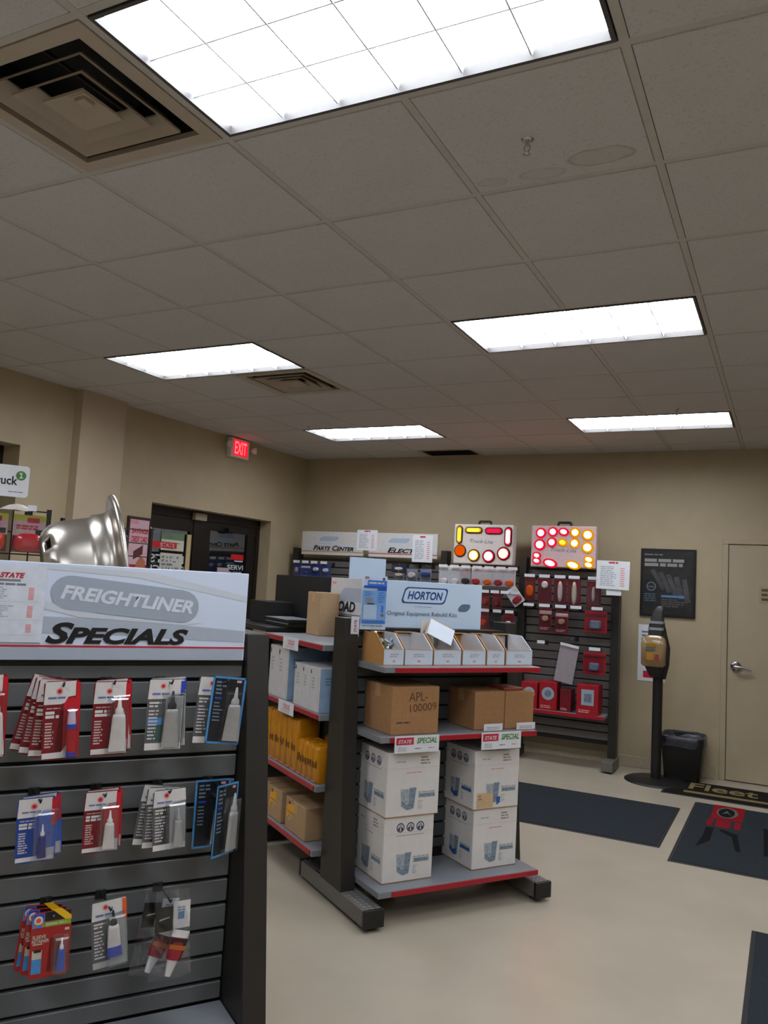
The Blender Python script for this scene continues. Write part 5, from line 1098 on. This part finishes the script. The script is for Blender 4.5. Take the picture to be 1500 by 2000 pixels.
# packs on hooks along the back fixture --------------------------------
PR = mat('pack_dark_red', (112, 22, 32), .4, noise=.15, scale=30); PBR = mat('pack_bright_red', (158, 22, 34), .4); PLW = mat('pack_clear_white', (222, 214, 212), .22); PGL = mat('pack_pink_white', (206, 184, 180), .3, noise=.15, scale=30)
PDK = mat('pack_black', (26, 24, 26), .4); PBL = mat('pack_blue', (40, 62, 130), .35, noise=.15, scale=30); PBLG = mat('pack_blue_grey', (112, 122, 136), .35, noise=.25, scale=30); LAMP_O = mat('orange_lens', (224, 92, 20), .2); LAMP_R = mat('red_lens', (180, 18, 34), .2); TAN = mat('pack_tan', (176, 136, 108), .4)
def bhook(x, z, reach, label, group, tagged=True, tw=.05):
    t = thing('peg_hook', label, 'hook', (x, FB_Y, z), 0, group)
    MB().path([(0, -.002, 0), (0, -reach, 0), (0, -reach-.012, .014)], .0035, CHROME, 6).build('rod', t); MB().box(-.018, .018, -.006, -.0005, -.02, .02, BLACKP).build('back_plate', t)
    if tagged: MB().box(-tw, tw, -reach-.02, -reach-.017, .0, .028, WHITE).build('price_tag', t); MB().path([(0, -.002, .012), (0, -reach-.016, .012)], .003, BLACKP, 6).build('tag_rod', t)
def bpack(x, z, w_, h_, label, group, back, lens=None, lw=.5, lh=.5, dz=-.55, dy=.17, tilt=0.0, deep=.03, square=False, name='hanging_pack', band=None):
    """hanging pack: backing card, moulded bubble with the part inside"""
    t = thing(name, label, 'pack', (x, FB_Y-dy, z), 0, group, rot=(0, tilt, 0))
    MB().box(-w_/2, w_/2, 0, .004, -h_, .012, back).build('card', t, bevel=.002)
    if band: mb = MB(); f = Face(mb, (-w_/2, 0, -h_), (1, 0, 0), (0, 0, 1)); f.rect(.004, h_*.78, w_-.004, h_*.93, band, 1); f.lines(w_*.1, h_*.08, w_*.9, h_*.2, 2, band, 1, seed=3); mb.build('printed_band', t)
    if lens:
        e = .9 if not square else .25
        S = lambda a, y: [Vector((w_/2*lw*a*math.copysign(abs(math.cos(q))**e, math.cos(q)), y, h_*dz+h_/2*lh*a*math.copysign(abs(math.sin(q))**e, math.sin(q)))) for q in [2*PI*i/16 for i in range(16)]]
        MB().loft([S(1, -.001), S(1, -deep*.6), S(.7, -deep)], lens).build('lens', t)
    MB().loft([[(sx*w_*.44*k, y, -h_*.52+sz*h_*.4*k) for sx, sz in ((-1, -1), (1, -1), (1, 1), (-1, 1))] for k, y in ((1, -.002), (.95, -deep-.008))], CLEAR, smooth=False).build('clamshell', t)
    return t
g3 = 'hooks in the right bay of the back fixture'
for k, x in enumerate((-.57, -.43, -.285, -.155, .02)): bhook(x, 1.675, .18, '%s tagged hook from the left, top row of the right bay' % ordn(k), g3)
bpack(-.57, 1.655, .10, .20, 'pack with an orange lens at the left end of the top row, right bay', 'top row packs, right bay', PR, LAMP_O, .7, .55)
bpack(-.43, 1.655, .13, .21, 'dark red pack with a bright white cap, second in the top row, right bay', 'top row packs, right bay', PR, PLW, .45, .32, -.22, band=PR)
bpack(-.285, 1.655, .12, .21, 'dark red pack with a long white strip, third in the top row, right bay', 'top row packs, right bay', PR, PGL, .35, .9, -.48)
bpack(-.155, 1.655, .12, .22, 'dark red pack with a long cream strip, fourth in the top row, right bay', 'top row packs, right bay', PR, mat('cream_strip', (196, 184, 160), .4), .35, .95, -.5)
bpack(.02, 1.645, .13, .22, 'dark red pack with a short white strip, last in the top row, right bay', 'top row packs, right bay', PR, PGL, .22, .6, -.45)
for k, (x, lb) in enumerate(((-.57, 'empty tagged hook at the left end'), (-.42, 'tagged hook with the left teardrop pack'), (-.27, 'tagged hook with the right teardrop pack'), (-.13, 'empty tagged hook right of the teardrop packs'), (.06, 'tagged hook with the red square pack'))): bhook(x, 1.405, .18, lb+', second row of the right bay', g3)
bpack(-.415, 1.385, .12, .205, 'left red teardrop pack with an orange cap, second row of the right bay', 'teardrop packs, right bay', PR, TAN, .5, .26, -.42, band=PGL)
bpack(-.262, 1.37, .12, .20, 'right red teardrop pack with an orange cap, second row of the right bay', 'teardrop packs, right bay', PR, TAN, .5, .26, -.45, band=PGL)
bpack(.045, 1.385, .20, .185, 'wide red pack with a pale square window, second row of the right bay', 'wide red packs, right bay', PBR, PBLG, .5, .42, -.60, square=True, deep=.04, band=PR)
bhook(-.44, 1.07, .18, 'empty hook with a small white tag, third row of the right bay', g3, True, .035); bhook(.05, 1.045, .18, 'tagged hook holding the red pack beside the clear bag', g3)
bpack(.045, 1.02, .20, .19, 'wide red pack with a grey window beside the clear bag, right bay', 'wide red packs, right bay', PBR, PBLG, .42, .36, -.62, square=True, deep=.04, band=PR)
bhook(-.155, 1.125, .2, 'hook holding the large clear bag, right bay', g3, False)
t = thing('flat_bag', 'large clear bag with a grey white sheet hanging in the right bay', 'bag', (-.165, 5.44, 1.12), 0, None, rot=(0, math.radians(9), 0))
MB().box(-.085, .085, 0, .004, -.385, -.05, mat('bag_sheet', (176, 164, 164), .5)).build('sheet_inside', t); MB().loft([[(sx*w_, y+sy, z) for sx, sy in ((-1, -.006), (1, -.006), (1, .010), (-1, .010))] for w_, y, z in ((.05, 0, .01), (.098, 0, -.03), (.1, 0, -.40), (.09, 0, -.43))], BAGM, smooth=False).build('bag_film', t); MB().box(-.085, .085, -.012, -.008, -.06, -.035, mat('bag_fold_shine', (226, 216, 216), .15)).build('fold', t)
def redbox(x, w_, d_, h_, label, win, round_=False, m_=PBR):
    t = thing('red_box', label, 'box', (x, 5.60-d_, .4785), 0, 'red boxes on the low back shelf'); MB().box(-w_/2, w_/2, 0, d_, 0, h_, m_).build('box_body', t, bevel=.003)
    mb = MB(); f = Face(mb, (-w_/2, -.0004, 0), (1, 0, 0), (0, 0, 1))
    if win:
        if round_: f.disc(w_*.5, h_*.58, w_*.36, win, 1); f.disc(w_*.5, h_*.58, w_*.2, PBLG, 2)
        else: f.rect(w_*.22, h_*.32, w_*.80, h_*.84, win, 1); f.rect(w_*.35, h_*.42, w_*.7, h_*.7, PBLG, 2)
    f.lines(w_*.1, h_*.06, w_*.7, h_*.18, 2, PINK, 1, seed=4); mb.build('printed_window', t)
WB = mat('window_pale_blue', (150, 166, 178), .4)
redbox(-.53, .15, .17, .235, 'red box with a round pale window behind the right brown box, low back shelf', WB, True); redbox(-.355, .16, .17, .255, 'red box with a round pale window, second on the low back shelf', WB, True); redbox(-.20, .10, .15, .20, 'narrow dark red box on the low back shelf', None, False, PR); redbox(.005, .19, .19, .265, 'wide red box with a square pale window, rightmost on the low back shelf', WB, False)
g2 = 'hooks in the middle bay of the back fixture'
for k in range(7): x = -1.44+k*.118; bhook(x, 1.73, .19, '%s tagged hook from the left, top row of the middle bay' % ordn(k), g2, True, .045)
top2 = [(-1.43, PLW, PLW, 'two bright white clear packs, left one, at the left of the middle bay'), (-1.315, PLW, PLW, 'bright white clear pack, right one of the pair, middle bay'), (-1.205, PGL, PDK, 'clear pack with a dark edge beside the bright pair, middle bay'), (-1.10, PLW, LAMP_R, 'clear pack with a red lens, top row of the middle bay'),
        (-.985, PLW, LAMP_O, 'clear pack with an orange lens, top row of the middle bay'), (-.875, PLW, PBR, 'clear pack with a bright red lens, top row of the middle bay'), (-.765, PLW, LAMP_O, 'last clear pack with an orange lens beside the upright, middle bay')]
for x, b_, l_, lb in top2: bpack(x, 1.735, .115, .165 if x > -1.25 else .18, lb, 'clear lamp packs, top row of the middle bay', b_, l_, .7, .35, -.78, dy=.19)
for k in range(5): x = -1.10+k*.10; bhook(x, 1.505, .19, '%s tagged hook from the left, second row of the middle bay' % ordn(k), g2, True, .042)
for k, x in enumerate((-1.10, -1.0, -.88)): bpack(x, 1.49, .095, .15, '%s dark red pack from the left, second row of the middle bay' % ordn(k), 'dark red packs, second row of the middle bay', PR, PR if k != 1 else PBR, .5, .4, -.5, dy=.19)
bpack(-.75, 1.545, .12, .16, 'white and red pack hanging askew, second row of the middle bay', 'clear lamp packs, second row of the middle bay', PLW, PBR, .8, .4, -.72, dy=.2, tilt=math.radians(-38))
for k in range(4): x = -1.11+k*.12; bhook(x, 1.325, .19, '%s tagged hook from the left, third row of the middle bay' % ordn(k), g2, True, .04)
for k, (x, m_, l_, lb) in enumerate(((-1.12, PR, PR, 'dark red pack at the left, third row of the middle bay'), (-1.01, PR, mat('vermilion_lens', (196, 44, 20), .25), 'dark pack with a vermilion lens, third row of the middle bay'), (-.89, PDK, PDK, 'black pack, third row of the middle bay'), (-.76, PR, PLW, 'dark red pack with a pale round lens, third row of the middle bay'))):
    bpack(x, 1.31, .11, .16, lb, 'packs in the third row of the middle bay', m_, l_, .55, .4, -.55, dy=.19)
g1 = 'hooks in the left bays of the back fixture'
for k, x in enumerate((-3.14, -3.03, -2.92, -2.80)): bhook(x, 1.71, .19, '%s tagged hook from the left, above the blue packs' % ordn(k), g1, True, .04)
bpack(-3.14, 1.69, .10, .13, 'blue pack with a pink edge at the left end of the back fixture', 'blue packs at the left of the back fixture', PBL, TAN, .3, .4, -.4, dy=.19)
bpack(-3.03, 1.69, .12, .14, 'blue pack with white lettering, second from the left end', 'blue packs at the left of the back fixture', PBL, PBL, .5, .3, -.6, dy=.19, band=PLW)
bpack(-2.90, 1.69, .11, .14, 'blue pack with a white lens, third from the left end', 'blue packs at the left of the back fixture', PBL, PLW, .6, .3, -.28, dy=.19)
bpack(-2.78, 1.69, .11, .14, 'blue pack with a white lens, fourth from the left end', 'blue packs at the left of the back fixture', PBL, PLW, .6, .3, -.32, dy=.19)
for k, x in enumerate((-1.92, -1.78, -1.63)): bhook(x, 1.735, .19, '%s plain hook in the bay under the Electri sign' % ordn(k), g1, False)
bpack(-1.93, 1.735, .16, .075, 'navy pack with a white oval under the Electri sign', 'packs under the Electri sign', mat('pack_navy', (28, 38, 62), .35), PLW, .55, .4, -.5, dy=.19, deep=.02)
bpack(-1.925, 1.655, .11, .10, 'grey pack with a cream top below the navy pack', 'packs under the Electri sign', PBLG, mat('cream_lens', (206, 190, 176), .3), .8, .3, -.2, dy=.18); bhook(-1.925, 1.66, .19, 'hook holding the grey pack below the navy pack', g1, False)
bpack(-1.78, 1.685, .12, .12, 'pale grey clear pack in the middle under the Electri sign', 'packs under the Electri sign', PBLG, PGL, .7, .5, -.4, dy=.19)
bpack(-1.63, 1.69, .12, .12, 'pack with a blue top and brass part under the Electri sign', 'packs under the Electri sign', PBLG, PBL, .8, .35, -.3, dy=.19)

finish_texts()
